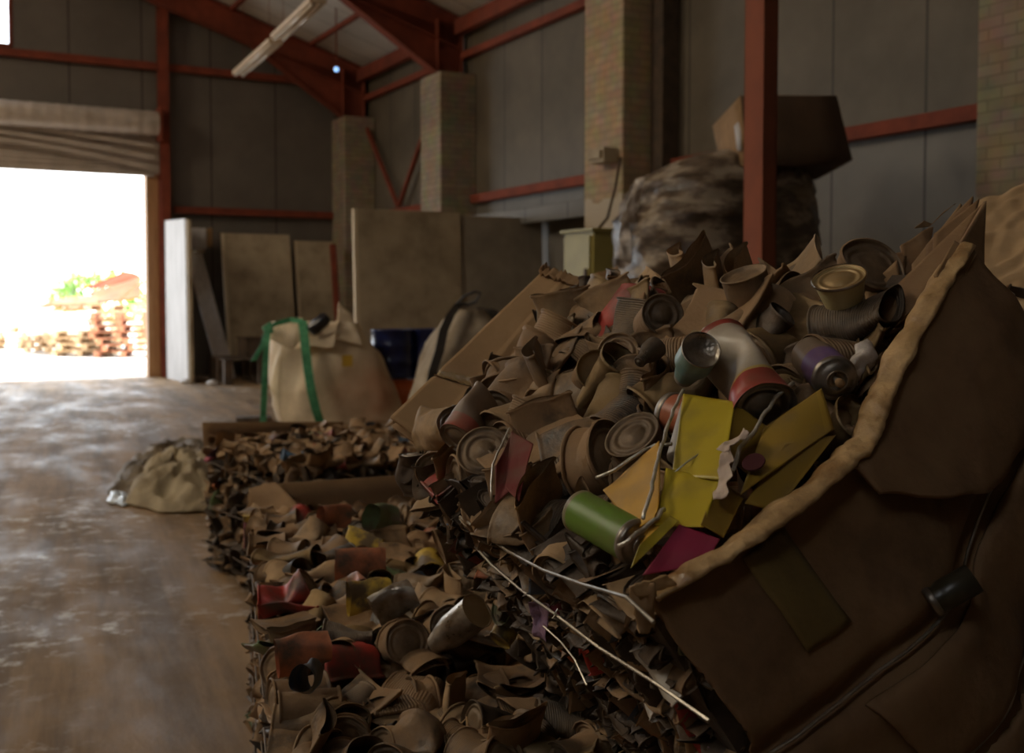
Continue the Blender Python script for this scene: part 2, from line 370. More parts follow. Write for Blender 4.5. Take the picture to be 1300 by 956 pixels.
# purlins
def along(name, v, z, w, h, u0, u1, lab, cat, group=None):
    b = MB(); b.bar(W(u0, v, z), W(u1, v, z), w, h); o = b.build(name, redsteel); tag(o, lab, cat, group); return o
for k, v in enumerate((6.3, 4.9, 3.5, 2.1, .7, -.7)):
    along('purlin', v, roofz(v) - .035, .07, .07, 5, 19.2, 'thin red purlin running under the roof sheets along the hall', 'purlin', 'purlins under the roof')
along('eaves_beam', 7.25, 5.42, .12, .22, 0, 19.2, 'heavy red eaves beam along the top of the right wall', 'steel beam')
along('wall_rail', 7.33, 5.0, .1, .1, 10.7, 19.2, 'upper red wall rail just under the eaves beam', 'steel rail')
for (u0, u1, lab) in ((15.3, 18.55, 'red wall rail between the far corner pier and the second pier'), (10.7, 14.5, 'pinkish red wall rail between the second pier and the whitewashed pier'), (5.4, 9.8, 'red wall rail behind the wrapped bale and cardboard box')):
    b = MB(); b.bar(W(u0, 7.33, 2.83), W(u1, 7.33, 2.83), .12, .12); tag(b.build('wall_rail', redsteel), lab, 'steel rail')
for (v0, v1, z, lab) in ((-2, 7.3, 5.28, 'upper red rail across the gable wall above the roller door'), (3.95, 6.8, 2.87, 'dark red rail across the gable wall above the leaning panels')):
    b = MB(); b.bar(W(19.22, v0, z), W(19.22, v1, z), .1, .12); tag(b.build('gable_rail', redsteel), lab, 'steel rail')
b = MB(); b.ibeam(W(19.15, 3.78, 0), W(19.15, 3.78, roofz(3.78) - .3), .16, .2, .015, up=W(1, 0, 0)); tag(b.build('door_post', redsteel), 'tall red steel post at the right side of the roller door', 'steel post')
for (a, c, lab) in (((18.7, 4.5), (17.2, 2.92), 'thin diagonal brace running down from the far corner pier'), ((15.3, 4.85), (17.15, 2.92), 'thin diagonal brace running down from the second pier')):
    b = MB(); b.bar(W(a[0], 7.25, a[1]), W(c[0], 7.25, c[1]), .06, .06); tag(b.build('diagonal_brace', redsteel), lab, 'brace')
# wooden jamb of the door
wood = mat('raw_timber', (.30, .16, .07), (.42, .24, .11), 4, .7, 0, .2, 20, stretch=(6, 6, .6))
b = MB(); b.bbox(UB - .05, UB + .2, 3.5, 3.72, 0, 4.0); struct(b.build('trim_1', wood)); 
# free standing red post
root = empty('steel_post', W(4.67, 4.15, 0)); tag(root, 'free standing red steel post rising behind the heap of cans', 'steel post')
b = MB(); t = .012; 
b.bbox(4.59, 4.75, 4.10, 4.10 + t, 0, 6.5); b.bbox(4.59, 4.75, 4.2 - t, 4.2, 0, 6.5); b.bbox(4.59, 4.60, 4.1, 4.2, 0, 6.5); b.bbox(4.74, 4.75, 4.1, 4.2, 0, 6.5)
b.build('column', post_m, root)
b = MB(); b.bbox(4.52, 4.82, 4.02, 4.28, 0, .02); b.build('base_plate', post_m, root)
# roller door
slat = mat('roller_slat', (.42, .36, .30), (.55, .47, .40), 3, .45, .2, .1, 20)
root = empty('door_1', W(UB - .2, 1.0, 3.5)); root['kind'] = 'structure'
b = MB()
n = 9; z0, z1 = 3.46, 4.1; R = []
NV = 40
for i in range(n * 4 + 1):
    z = z0 + (z1 - z0) * i / (n * 4); ph = i % 4; R.append((z, .02 if ph in (1, 2) else 0))
vs = []; fs = []
for j in range(NV + 1):
    v = DV0 + (DV1 - .01 - DV0) * j / NV
    for (z, d) in R: vs.append(W(UB - .1 - d, v, z))
m_ = len(R)
for j in range(NV):
    for i in range(m_ - 1): fs.append((j * m_ + i, j * m_ + i + 1, (j + 1) * m_ + i + 1, (j + 1) * m_ + i))
b.add(vs, fs); o = b.build('roller_curtain', slat, root); solid(o, .01)
b = MB(); b.bbox(UB - .15, UB - .05, DV0, DV1 - .1, 3.42, 3.48); b.build('bottom_rail', slat, root)
# sagging loose laths in front of the curtain
b = MB()
for k in range(3):
    pts = []
    for j in range(13):
        s = j / 12; v = DV0 + (3.6 - DV0) * s; z = 4.15 - .09 * k - (.25 + .1 * k) * s ** 2.5 + .0 * s
        pts.append(W(UB - .28, v, z))
    b.ribbon(pts, W(0, 0, 1), .07, .01)
b.build('loose_slat', slat, root)
b = MB(); ax = W(0, 1, 0)
prof = [(0, 0), (.2, 0)] + [(.2 + (.008 if i % 2 else 0), .1 * i) for i in range(1, 53)] + [(.2, 5.25), (0, 5.25)]
b.lathe(W(UB - .32, DV0, 4.28), ax, prof, 24); b.build('roller_drum', slat, root, smooth=False)
b = MB(); b.bbox(UB - .5, UB - .05, 3.66, 3.70, 4.0, 4.55); b.build('drum_bracket', redsteel, root)
# fluorescent fittings hanging in two lengths
tub = mat('old_batten_cream', (.50, .38, .26), (.62, .48, .34), 6, .6)
tubg = mat('unlit_tube_glass', (.62, .55, .46), (.70, .62, .52), 6, .25)
def fitting(pa, pb, lab):
    c = (pa + pb) / 2; root = empty('batten_light', c); tag(root, lab, 'light fitting')
    d = (pb - pa).normalized()
    b = MB(); b.bar(pa, pb, .2, .06); b.build('housing', tub, root)
    sd = d.cross(V((0, 0, 1))).normalized()
    for s in (-1, 1):
        b = MB(); b.tube([pa + d * .05 + sd * s * .055 - V((0, 0, .045)), pb - d * .05 + sd * s * .055 - V((0, 0, .045))], .022, 10); b.build('tube', tubg, root, smooth=True)
    for t in (.15, .85):
        q = pa.lerp(pb, t); u_, v_ = toUV(q.x, q.y)
        b = MB(); b.tube([q, V((q.x, q.y, roofz(v_)))], .003, 5); b.build('hanger', redsteel, root)
fitting(P(303, 93, 17.1), P(350, 52, 14.9), 'unlit twin tube batten light hanging nearer the gable wall')
fitting(P(353, 47, 14.8), P(404, 0, 12.9), 'unlit twin tube batten light cut by the top edge of the photo')
# small bluish lamp at the eaves
q = P(427, 88, 17.6)
b = MB(); b.lathe(q, (0, -1, -.2), [(0, -.03), (.035, -.03), (.04, 0), (.03, .02), (.0, .03)], 16)
lampm = mat('small_lamp_glow', (.5, .7, 1), None, 1, .4, emis=((.30, .55, 1), 1.6))
root = empty('small_lamp', q); tag(root, 'tiny bluish lit lamp high up near the far roof frame', 'lamp')
b.build('lens', lampm, root, smooth=True)
b = MB(); u_, v_ = toUV(q.x, q.y); b.tube([q, V((q.x, q.y, roofz(v_) ))], .012, 6); b.build('stem', redsteel, root)
# ------------------------------------------------------------------ things at the back
boardm = mat('grubby_board', (.27, .21, .135), (.46, .37, .245), 2.2, .75, 0, .1, 10, c3=(.39, .31, .205), detail=8)
boarde = mat('board_edge', (.55, .45, .30), (.62, .50, .34), 5, .8)
boardg = mat('grey_board', (.22, .185, .14), (.34, .285, .215), 2, .75, 0, .1, 10)
def board(u0, v0, v1, z0, z1, lab, m=boardm, lean=.12, th=.05, m2=None):
    root = empty('leaning_board', W(u0, (v0 + v1) / 2, 0)); tag(root, lab, 'board')
    b = MB(); b.hexa([W(u0, v0, z0), W(u0, v1, z0), W(u0 + th, v1, z0), W(u0 + th, v0, z0), W(u0 + lean, v0, z1), W(u0 + lean, v1, z1), W(u0 + lean + th, v1, z1), W(u0 + lean + th, v0, z1)])
    bevel(b.build('sheet', m, root), .006)
    e = th + .01
    b = MB(); b.hexa([W(u0 - .005, v0 - .05, z0), W(u0 - .005, v0, z0), W(u0 + e, v0, z0), W(u0 + e, v0 - .05, z0), W(u0 + lean - .005, v0 - .05, z1), W(u0 + lean - .005, v0, z1), W(u0 + lean + e, v0, z1), W(u0 + lean + e, v0 - .05, z1)])
    b.build('edge_strip', m2 or boarde, root)
board(12.35, 4.72, 6.1, 0, 2.45, 'large pale board with a light left edge behind the white bulk bag and drums', lean=.1)
board(12.40, 6.12, 7.33, 0, 2.42, 'large darker grey board right of the pale one, beside the green cabinet', m=boardg, lean=.1, m2=boardg)
def vat(px, u):   # v of a pixel column on the plane u
    x = (px - CX) / F; t = u / (cu - su * x); return t * (x * cu + su)
board(18.5, vat(292, 18.6), vat(376, 18.6), .28, 2.48, 'tall grey white panel leaning on the gable wall left of the small pallet', lean=.45)
board(18.6, vat(384, 18.7), vat(430, 18.7), .1, 2.38, 'shorter grey panel leaning on the gable wall by the corner pier', lean=.4)
b = MB(); b.bar(W(18.0, vat(430, 18.1), .0), W(18.5, vat(418, 18.7), 2.3), .09, .09); tag(b.build('steel_section', redsteel), 'dark red steel section leaning beside the shorter grey panel', 'steel bar')
# white door leaf standing at the doorway, leaning plank, white lamp box
white = mat('whitewashed_sheet', (.36, .34, .33), (.48, .46, .45), 3, .6, 0, .15, 8, stretch=(3, 3, .5))
root = empty('door_leaf', W(18.4, 3.9, 0)); tag(root, 'upright white metal sheet standing beside the roller doorway', 'door leaf')
b = MB(); b.hexa([W(17.6, 3.80, 0), W(17.6, 3.84, 0), W(18.95, 3.78, 0), W(18.95, 3.74, 0), W(17.7, 3.80, 2.62), W(17.7, 3.84, 2.62), W(18.95, 3.78, 2.66), W(18.95, 3.74, 2.66)])
b.build('sheet', white, root)
b = MB(); b.bar(W(17.58, 3.85, 0), W(17.66, 3.85, 2.6), .1, .06, up=W(0, 1, 0)); b.build('end_frame', boardm, root)
plank = mat('weathered_plank', (.60, .55, .50), (.75, .70, .64), 3, .8, 0, .2, 20, stretch=(6, 6, .6))
root = empty('leaning_plank', W(18, 4.6, 0)); tag(root, 'pair of weathered white planks leaning left against the gable wall', 'plank')
pa = P(286, 474, 18.3); pb = P(243, 318, 19.0)
pa.z = .0
b = MB(); b.bar(pa, pb, .22, .04, up=W(1, 0, 0)); b.build('plank', plank, root)
b = MB(); b.bar(pa + W(-.05, .14, 0), pb + W(-.05, .12, .02), .05, .06, up=W(1, 0, 0)); b.build('batten', plank, root)
root = empty('white_box', P(257, 303, 18.6)); tag(root, 'small bright white box fixed high beside the white door sheet', 'box')
c = P(250, 303, 18.6); b = MB(); b.box(c, W(.2, 0, 0), W(0, .3, 0), (0, 0, .36)); bevel(b.build('case', white, root), .03)
c = P(264, 302, 18.7); b = MB(); b.box(c, W(.16, 0, 0), W(0, .12, .04), (0, 0, .32)); bevel(b.build('side_flap', cardb, root), .01)
c = P(250, 318, 18.75); b = MB(); b.box(W(19.0, toUV(c.x, c.y)[1] , 2.15), W(.5, 0, 0), W(0, .12, 0), (0, 0, .04)); b.build('bracket', boardm, root)
# dark stacked blocks and pallet by the wall
darkw = mat('dark_timber', (.05, .034, .022), (.10, .065, .04), 6, .8)
def pallet(name, c, ang, L, Wd, H, lab, m, cat='pallet', n=7, group=None):
    root = empty(name, c); root.rotation_euler = (0, 0, ang); tag(root, lab, cat, group)
    for z in (H - .02,):
        for i in range(n):
            y = -Wd / 2 + Wd * (i + .5) / n
            b = MB(); b.box((0, y, z), (L, 0, 0), (0, Wd / n * .72, 0), (0, 0, .022)); b_ = mesh('deck_board', b.v, b.f, m, root)
    for i in (-1, 0, 1):
        b = MB()
        for j in (-1, 0, 1): b.box((i * (L / 2 - .06), j * (Wd / 2 - .06), H / 2 - .01), (.12, 0, 0), (0, .12, 0), (0, 0, H - .06))
        b.box((i * (L / 2 - .06), 0, .011), (.11, 0, 0), (0, Wd, 0), (0, 0, .022))
        mesh('bearer', b.v, b.f, m, root)
    return root
c = W(17.4, vat(322, 17.4), 0)
pallet('pallet', c, BA, 1.2, 1.0, .42, 'low dark timber pallet on the floor behind the white bulk bag', darkw)
root = empty('dark_crate', c + V((0, .3, .42))); tag(root, 'small black crate standing on the dark timber pallet', 'crate')
b = MB(); b.box(c + V((0, .2, .56)), W(.5, 0, 0), W(0, .5, 0), (0, 0, .28)); bevel(b.build('case', darkw, root), .01)
b = MB(); b.box(c + V((0, .2, .71)), W(.54, 0, 0), W(0, .54, 0), (0, 0, .02)); b.build('lid', darkw, root)
for k, (px, py) in enumerate(((242, 482), (236, 486), (270, 483))):
    b = MB(); c = P(px, py, 17.6 - .3 * k); c.z = .0; b.lathe(c, (0, 0, 1), [(0, 0), (.09, 0), (.1, .03), (.06, .07), (0, .08)], 9)
    o = b.build('rubble_lump', white, smooth=False); tag(o, 'pale lump of rubble on the floor at the foot of the white sheet', 'rubble', 'rubble by the white sheet')
# drums
def drum(name, c, r, h, m, lab, m2=None):
    root = empty(name, c); tag(root, lab, 'drum')
    p = [(0, 0.02), (r - .02, .02), (r - .012, 0), (r, .004), (r, .015), (r - .004, .02)]
    for t in (.33, .66):
        p += [(r - .004, h * t - .03), (r + .012, h * t), (r - .004, h * t + .03)]
    p += [(r - .004, h - .02), (r + .004, h - .01), (r, h), (r - .01, h), (r - .014, h - .02), (0, h - .02)]
    b = MB(); b.lathe(c, (0, 0, 1), p[:-1], 40); b.build('shell', m, root, smooth=True)
    b = MB(); b.lathe(c, (0, 0, 1), [(r - .013, h - .02), (r * .5, h - .016), (0, h - .016)], 40); b.build('lid', m2 or m, root, smooth=True)
    b = MB(); b.lathe(c + V((r * .5, 0, h - .02)), (0, 0, 1), [(0, .0), (.03, 0), (.03, .015), (0, .018)], 12); b.build('bung', silver, root)
    return root
bluem = mat('blue_drum_paint', (.006, .010, .05), (.014, .022, .10), 5, .28, 0, .1, 20)
orgm = mat('orange_drum_paint', (.45, .09, .02), (.60, .14, .03), 5, .45)
orgm2 = mat('faded_rust_paint', (.30, .08, .03), (.42, .11, .04), 5, .5)
def fl(px, D, z=0): p = P(px, 400, D); p.z = z; return p
drum('steel_drum', fl(498, 11.9, .50), .235, .53, bluem, 'dark blue drum stacked on an orange drum between the two bulk bags')
drum('steel_drum', fl(508, 11.9, 0), .27, .49, orgm, 'orange drum standing on the floor under the blue drum')
drum('steel_drum', fl(541, 12.1, 0), .22, 1.03, bluem, 'tall dark blue drum half hidden behind the strapped bulk bag')
# electric cabinet
cabm = mat('olive_cream_enamel', (.28, .235, .065), (.34, .285, .085), 4, .5, 0, .05, 20)
root = empty('electric_cabinet', W(9.1, 5.9, 0)); tag(root, 'olive cream metal cabinet standing before the whitewashed brick pier', 'cabinet')
b = MB(); b.bbox(8.83, 9.36, 5.76, 6.12, .15, 2.02); bevel(b.build('body', cabm, root), .006)
b = MB(); b.bbox(8.87, 9.34, 5.735, 5.76, .2, 1.98); d = bevel(b.build('door', cabm, root), .004)
b = MB(); b.bbox(8.80, 9.39, 5.72, 6.14, 2.02, 2.05); b.build('rain_hood', cabm, root)
b = MB(); b.bbox(8.90, 8.94, 5.715, 5.737, 1.5, 1.66); b.build('handle', darkw, d)
b = MB(); b.bbox(8.86, 9.33, 5.8, 6.08, 0, .15); b.build('plinth', darkw, root)
b = MB(); pts = [W(9.9, 6.8, 2.9), W(9.7, 6.6, 2.55), W(9.4, 6.3, 2.2), W(9.1, 5.98, 2.05)]
b.tube(pts, .015, 6); tag(b.build('cable', darkw), 'black cable sagging from the pier to the olive cabinet', 'cable')
b = MB(); b.bbox(9.95, 10.25, 6.62, 6.80, 2.86, 3.02); b.bbox(9.98, 10.22, 6.58, 6.62, 2.9, 2.98); tag(b.build('junction_box', boardm), 'small grey junction box on the whitewashed pier at rail height', 'box')
b = MB(); b.bbox(9.62, 9.84, 7.16, 7.38, 0, 5.4); tag(b.build('dark_wall_strip', darkw), 'dark square strip up the wall right of the whitewashed pier', 'wall_strip')  # plain dark upright strip standing against the wall beside the pier
# long grey duct under the rail between piers
b = MB(); b.bbox(10.7, 14.0, 7.05, 7.38, 2.38, 2.5); b.bbox(10.7, 14.0, 7.0, 7.06, 2.34, 2.54); bevel(tag(b.build('wall_duct', clad_low), 'pale metal duct fixed under the pinkish wall rail', 'duct'), .01)
# ------------------------------------------------------------------ lumpy bodies
def fbm(p, f, o=3):
    s = 0; a = 1; 
    for i in range(o): s += a * mn.noise(V(p) * f); a *= .5; f *= 2.03
    return s
def ridge(p, f):
    return 1 - 2 * abs(mn.noise(V(p) * f))
def ringbody(name, rings, m, parent, amp=.03, freq=3, n=56, seed=0, expo=3.2, vert=0.0, top=True, ns=40):
    """rings: (centre, half_x, half_y, axis_x, axis_y); superellipse loops skinned, folded by noise"""
    vs = []; fs = []
    R = []
    for i in range(ns + 1):
        t = i / ns * (len(rings) - 1); k = min(int(t), len(rings) - 2); f = t - k; f = f * f * (3 - 2 * f)
        a, b2 = rings[k], rings[k + 1]
        R.append((V(a[0]).lerp(V(b2[0]), f), a[1] + (b2[1] - a[1]) * f, a[2] + (b2[2] - a[2]) * f))
    ax, ay = V(rings[0][3]), V(rings[0][4])
    for i, (c, hx, hy) in enumerate(R):
        for j in range(n):
            t = 2 * math.pi * j / n; ct, st = math.cos(t), math.sin(t)
            k = (abs(ct) ** expo + abs(st) ** expo) ** (-1 / expo)
            dirv = (ax * ct * hx + ay * st * hy)
            p = c + dirv * k
            d = dirv.normalized()
            q = V((p.x, p.y, p.z * (1 - vert))) + V((seed * 7.3,) * 3)
            p = p + d * (amp * (ridge(q, freq) * .6 + fbm(q, freq * 2.3, 3) * .6))
            p.z += amp * .3 * mn.noise(q * freq * 1.7)
            vs.append(p)
    for i in range(ns):
        for j in range(n):
            j2 = (j + 1) % n; fs.append((i * n + j, i * n + j2, (i + 1) * n + j2, (i + 1) * n + j))
    if top:
        c = sum(vs[-n:], V((0, 0, 0))) / n
        L = len(vs); vs.append(c); fs += [(ns * n + j, ns * n + (j + 1) % n, L) for j in range(n)]
    off = parent_loc(parent) if parent else V((0, 0, 0))
    o = mesh(name, [v - off for v in vs], fs, m, parent, True); return o
bagm = mat('woven_bag_cream', (.50, .40, .27), (.74, .63, .46), 2.5, .75, 0, .35, 60, c3=(.66, .54, .38), detail=8)
# pinkish stain on the right side of the bag
def stain(m, centre, rad, colr):
    nt = m.node_tree; N = nt.nodes; L = nt.links; b = N['Principled BSDF']; src = b.inputs['Base Color'].links[0].from_socket
    tc = N.new('ShaderNodeTexCoord'); d = N.new('ShaderNodeVectorMath'); d.operation = 'DISTANCE'; d.inputs[1].default_value = centre; L.new(tc.outputs['Object'], d.inputs[0])
    n = N.new('ShaderNodeTexNoise'); n.inputs['Scale'].default_value = 3; n.inputs['Detail'].default_value = 6; L.new(tc.outputs['Object'], n.inputs['Vector'])
    a = N.new('ShaderNodeMath'); a.operation = 'MULTIPLY_ADD'; a.inputs[1].default_value = .5; L.new(n.outputs['Fac'], a.inputs[0]); L.new(d.outputs['Value'], a.inputs[2])
    r = N.new('ShaderNodeMapRange'); r.inputs['From Min'].default_value = rad; r.inputs['From Max'].default_value = rad * .4; L.new(a.outputs[0], r.inputs['Value'])
    mx = N.new('ShaderNodeMix'); mx.data_type = 'RGBA'; L.new(r.outputs[0], mx.inputs[0]); L.new(src, mx.inputs[6]); mx.inputs[7].default_value = (*colr, 1); L.new(mx.outputs[2], b.inputs['Base Color'])
D1 = 11.0
base = P(430, 540, D1); base.z = 0
root = empty('bulk_bag', base); tag(root, 'big cream woven bulk bag with green straps, stained pink on its right side', 'bag')
ex, ey = V((.96, .28, 0)), V((-.28, .96, 0))
def c_(px, z): p = P(px, 400, D1 + .35); p.z = z; return p
ringbody('sack_body', [(c_(432, 0.02), .50, .42, ex, ey), (c_(431, .12), .62, .48, ex, ey), (c_(421, .45), .60, .5, ex, ey), (c_(411, .8), .53, .46, ex, ey), (c_(400, 1.02), .46, .42, ex, ey), (c_(400, 1.12), .42, .38, ex, ey), (c_(401, 1.05), .36, .3, ex, ey)], bagm, root, .075, 2.6, seed=1, vert=.55)
stain(bagm, (.55, -.2, .45), .92, (.42, .20, .11))
# crumpled rim peak and mouth flaps
def patch(name, q, m, parent, nu=14, nv=14, amp=.01, freq=8, seed=0, th=.003, smooth=True, ridged=.5, uvs=False, lo_edge=0.0):
    """q: 4 corners (a,b,c,d going round). Bilinear sheet, creased by noise, given a thickness."""
    a, b_, c, d = [V(x) for x in q]; n = (b_ - a).cross(d - a).normalized(); vs = []; fs = []; uv = []
    for i in range(nu + 1):
        for j in range(nv + 1):
            s, t = i / nu, j / nv
            p = a.lerp(b_, s).lerp(d.lerp(c, s), t); qn = p + V((seed * 3.7,) * 3)
            h = amp * ((1 - ridged) * fbm(qn, freq, 3) + ridged * ridge(qn, freq * .8))
            p = p + n * h
            if lo_edge:
                e = min(s, 1 - s, t, 1 - t)
                if e < .001: p = p + ((a + c) / 2 - p).normalized() * lo_edge * abs(mn.noise(qn * freq * 6)) 
            vs.append(p); uv.append((s, t))
    for i in range(nu):
        for j in range(nv): k = i * (nv + 1) + j; fs.append((k, k + nv + 1, k + nv + 2, k + 1))
    off = parent_loc(parent) if parent else (vs[0] + vs[-1]) / 2
    o = mesh(name, [v - off for v in vs], fs, m, parent, smooth, uv=uv)
    if not parent: o.location = off
    solid(o, th); return o
def polysheet(name, pts, m, parent, div=10, **kw): pass
patch('mouth_flap', [P(425, 432, 10.9), P(462, 440, 11.0), P(446, 402, 11.1), P(429, 385, 11.1)], bagm, root, amp=.05, freq=5, th=.01)
patch('mouth_flap', [P(337, 430, 10.9), P(372, 440, 10.8), P(386, 404, 11.0), P(345, 412, 11.1)], bagm, root, amp=.05, freq=5, th=.01, seed=4)
patch('mouth_flap', [P(372, 444, 10.75), P(425, 440, 10.8), P(432, 405, 11.0), P(394, 425, 11.0)], bagm, root, amp=.05, freq=5, th=.01, seed=6)
green = mat('green_webbing', (.04, .21, .10), (.09, .36, .18), 12, .6, 0, .3, 80)
b = MB(); b.ribbon([P(x, y, d) for x, y, d in ((384, 408, 10.9), (386, 425, 10.72), (388, 445, 10.62), (391, 470, 10.55), (395, 495, 10.5), (401, 520, 10.5), (411, 549, 10.6))], ex, .085, .01); b.build('strap', green, root)
b = MB(); b.ribbon([P(x, y, d) for x, y, d in ((338, 418, 10.9), (350, 411, 10.9), (368, 406, 10.95), (386, 408, 10.9))], (0, 0, 1), .05, .012); b.build('strap', green, root)
b = MB(); b.ribbon([P(x, y, d) for x, y, d in ((340, 416, 10.8), (338, 440, 10.7), (336, 480, 10.7), (334, 536, 10.8))], ex, .06, .01); b.build('strap', green, root)
b = MB(); b.ribbon([P(x, y, d) for x, y, d in ((340, 416, 10.8), (334, 436, 10.8), (322, 458, 10.8))], ex, .05, .01); b.build('strap', green, root)
b = MB(); b.tube([P(336, 418, 10.8), P(343, 412, 10.85), P(344, 420, 10.8), P(337, 422, 10.8)], .035, 7); b.build('strap_knot', green, root, smooth=True)
b = MB(); q = P(441, 458, 10.55); b.box(q, ex * .1, (0, .005, 0), (0, 0, .11)); b.build('yellow_label', mat('yellow_sticker', (.45, .27, .02), (.5, .3, .03), 8, .5), root)
root = empty('plastic_bottle', P(403, 412, 10.85)); tag(root, 'dark plastic bottle with a shiny end sticking out of the cream bulk bag', 'bottle')
b = MB(); b.lathe(P(394, 421, 10.8), P(414, 403, 10.8) - P(394, 421, 10.8), [(0, 0), (.06, 0), (.07, .03), (.07, .19), (.05, .23), (0, .235)], 18); b.build('body', mat('black_plastic', (.012, .012, .016), None, 5, .12), root, smooth=True)
# second bag, behind the cardboard
bag2 = mat('woven_bag_grey', (.22, .17, .115), (.42, .35, .26), 3, .8, 0, .3, 60, detail=8)
base = P(575, 520, 9.6); base.z = 0
root = empty('bulk_bag', base); tag(root, 'greyish woven bulk bag with a black strap and loop behind the leaning cardboard', 'bag')
def c2(px, z): p = P(px, 400, 9.7); p.z = z; return p
ringbody('sack_body', [(c2(588, .02), .42, .4, ex, ey), (c2(586, .15), .52, .46, ex, ey), (c2(588, .5), .46, .44, ex, ey), (c2(590, .85), .36, .38, ex, ey), (c2(592, 1.08), .25, .28, ex, ey), (c2(596, 1.27), .12, .14, ex, ey)], bag2, root, .05, 3, seed=5, vert=.5)
blk = mat('black_webbing', (.02, .016, .012), (.04, .032, .025), 9, .7)
b = MB(); b.ribbon([P(x, y, d) for x, y, d in ((583, 386, 9.4), (572, 400, 9.3), (563, 420, 9.22), (558, 445, 9.15), (550, 470, 9.1), (545, 500, 9.1))], ex, .08, .012); b.build('strap', blk, root)
b = MB(); b.ribbon([P(x, y, d) for x, y, d in ((578, 389, 9.4), (590, 377, 9.4), (603, 371, 9.4), (609, 372, 9.4), (604, 382, 9.4), (594, 386, 9.4), (584, 384, 9.4))], (0, 1, .2), .07, .014); b.build('loop', blk, root)
b = MB(); root2 = empty('black_film', P(614, 395, 9.9)); tag(root2, 'scrap of black plastic film showing above the leaning cardboard', 'plastic film')
patch('film', [P(595, 400, 9.9), P(625, 420, 9.9), P(632, 397, 10), P(606, 390, 10)], blk, root2, amp=.05, freq=6, th=.004)
# wrapped bales behind the post
wrapm = mat('dirty_stretch_wrap', (.05, .034, .022), (.33, .27, .20), 3.5, .3, 0, .8, 12, stretch=(1, 1, 2.4), rough2=.6, c3=(.13, .09, .06), detail=9, lo=.40, hi=.60)
base = P(908, 400, 8.4); base.z = 0
root = empty('wrapped_bale', base); tag(root, 'tall dirty bale in torn clear stretch wrap behind the red post', 'bale')
wx, wy = W(0, 1, 0), W(1, 0, 0)
def c3(px, z): p = P(px, 400, 8.5); p.z = z; return p
ringbody('wrapped_body', [(c3(908, 0.02), .68, .5, wx, wy), (c3(908, .6), .72, .55, wx, wy), (c3(909, 1.2), .70, .55, wx, wy), (c3(909, 1.6), .76, .55, wx, wy), (c3(910, 2.0), .77, .55, wx, wy), (c3(916, 2.25), .66, .5, wx, wy), (c3(932, 2.42), .48, .42, wx, wy), (c3(945, 2.5), .30, .28, wx, wy)], wrapm, root, .05, 3.2, n=80, seed=9, vert=-1.2, ns=60)
clearf = mat('clear_film', (.34, .29, .24), (.62, .56, .50), 14, .12, 0, .9, 20, rough2=.4)
for k, q in enumerate(([(786, 330), (800, 335), (800, 285), (787, 280)], [(786, 282), (806, 285), (818, 225), (806, 228)], [(985, 235), (1020, 240), (1012, 190), (990, 200)], [(905, 240), (940, 245), (945, 205), (925, 195)])):
    D = 8.1 if k < 2 else 8.0
    patch('loose_film', [P(x, y, D + .02 * i) for i, (x, y) in enumerate(q)], clearf if k < 2 else wrapm, root, amp=.06, freq=9, th=.004, seed=20 + k)
# cardboard box tipped on top
c0 = P(1000, 172, 8.3)
cardx = mat('shaded_cardboard', (.060, .032, .015), (.085, .046, .022), 4, .85, 0, .15, 60)  # shade of the box front and base put into the colour
root = empty('cardboard_box', c0); tag(root, 'large brown cardboard box lying tilted on top of the wrapped bale', 'box')
A0 = P(940, 122, 8.0); A1 = P(1062, 122, 8.15); A2 = P(1082, 203, 7.95); A3 = P(950, 213, 7.8)
dep = V((-.30, .62, -.10))
b = MB(); n1 = (A1 - A0).cross(A3 - A0).normalized()
B0, B1, B2, B3 = P(905, 160, 8.75), P(1030, 150, 8.9), P(1036, 228, 8.5), P(914, 205, 8.45)
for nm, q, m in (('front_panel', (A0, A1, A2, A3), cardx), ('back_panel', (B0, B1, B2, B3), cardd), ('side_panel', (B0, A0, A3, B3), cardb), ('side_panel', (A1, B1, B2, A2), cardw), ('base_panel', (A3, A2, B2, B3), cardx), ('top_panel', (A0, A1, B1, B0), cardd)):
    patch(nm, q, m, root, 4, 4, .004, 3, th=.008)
patch('shipping_label', [P(932, 160, 8.08), P(940, 152, 8.02), P(941, 190, 7.9), P(936, 192, 7.98)], white, root, 2, 2, .001, 3, th=.003)
# loose cardboard lying between cabinet and bale
root = empty('cardboard_scrap', P(765, 352, 6.5)); tag(root, 'crumpled tan cardboard scrap showing above the cans below the olive cabinet', 'cardboard')
patch('sheet', [P(742, 372, 6.3), P(786, 372, 6.3), P(784, 343, 6.6), P(758, 352, 6.5)], cardb, root, amp=.06, freq=5, th=.01)
b = MB(); b.box(V((P(765, 352, 6.5).x, 6.7, .7)), (.5, 0, 0), (0, .4, 0), (0, 0, 1.4)); tag(b.build('cardboard_stack', cardd, None), 'tan cardboard stack hidden behind the heap below the olive cabinet', 'cardboard')
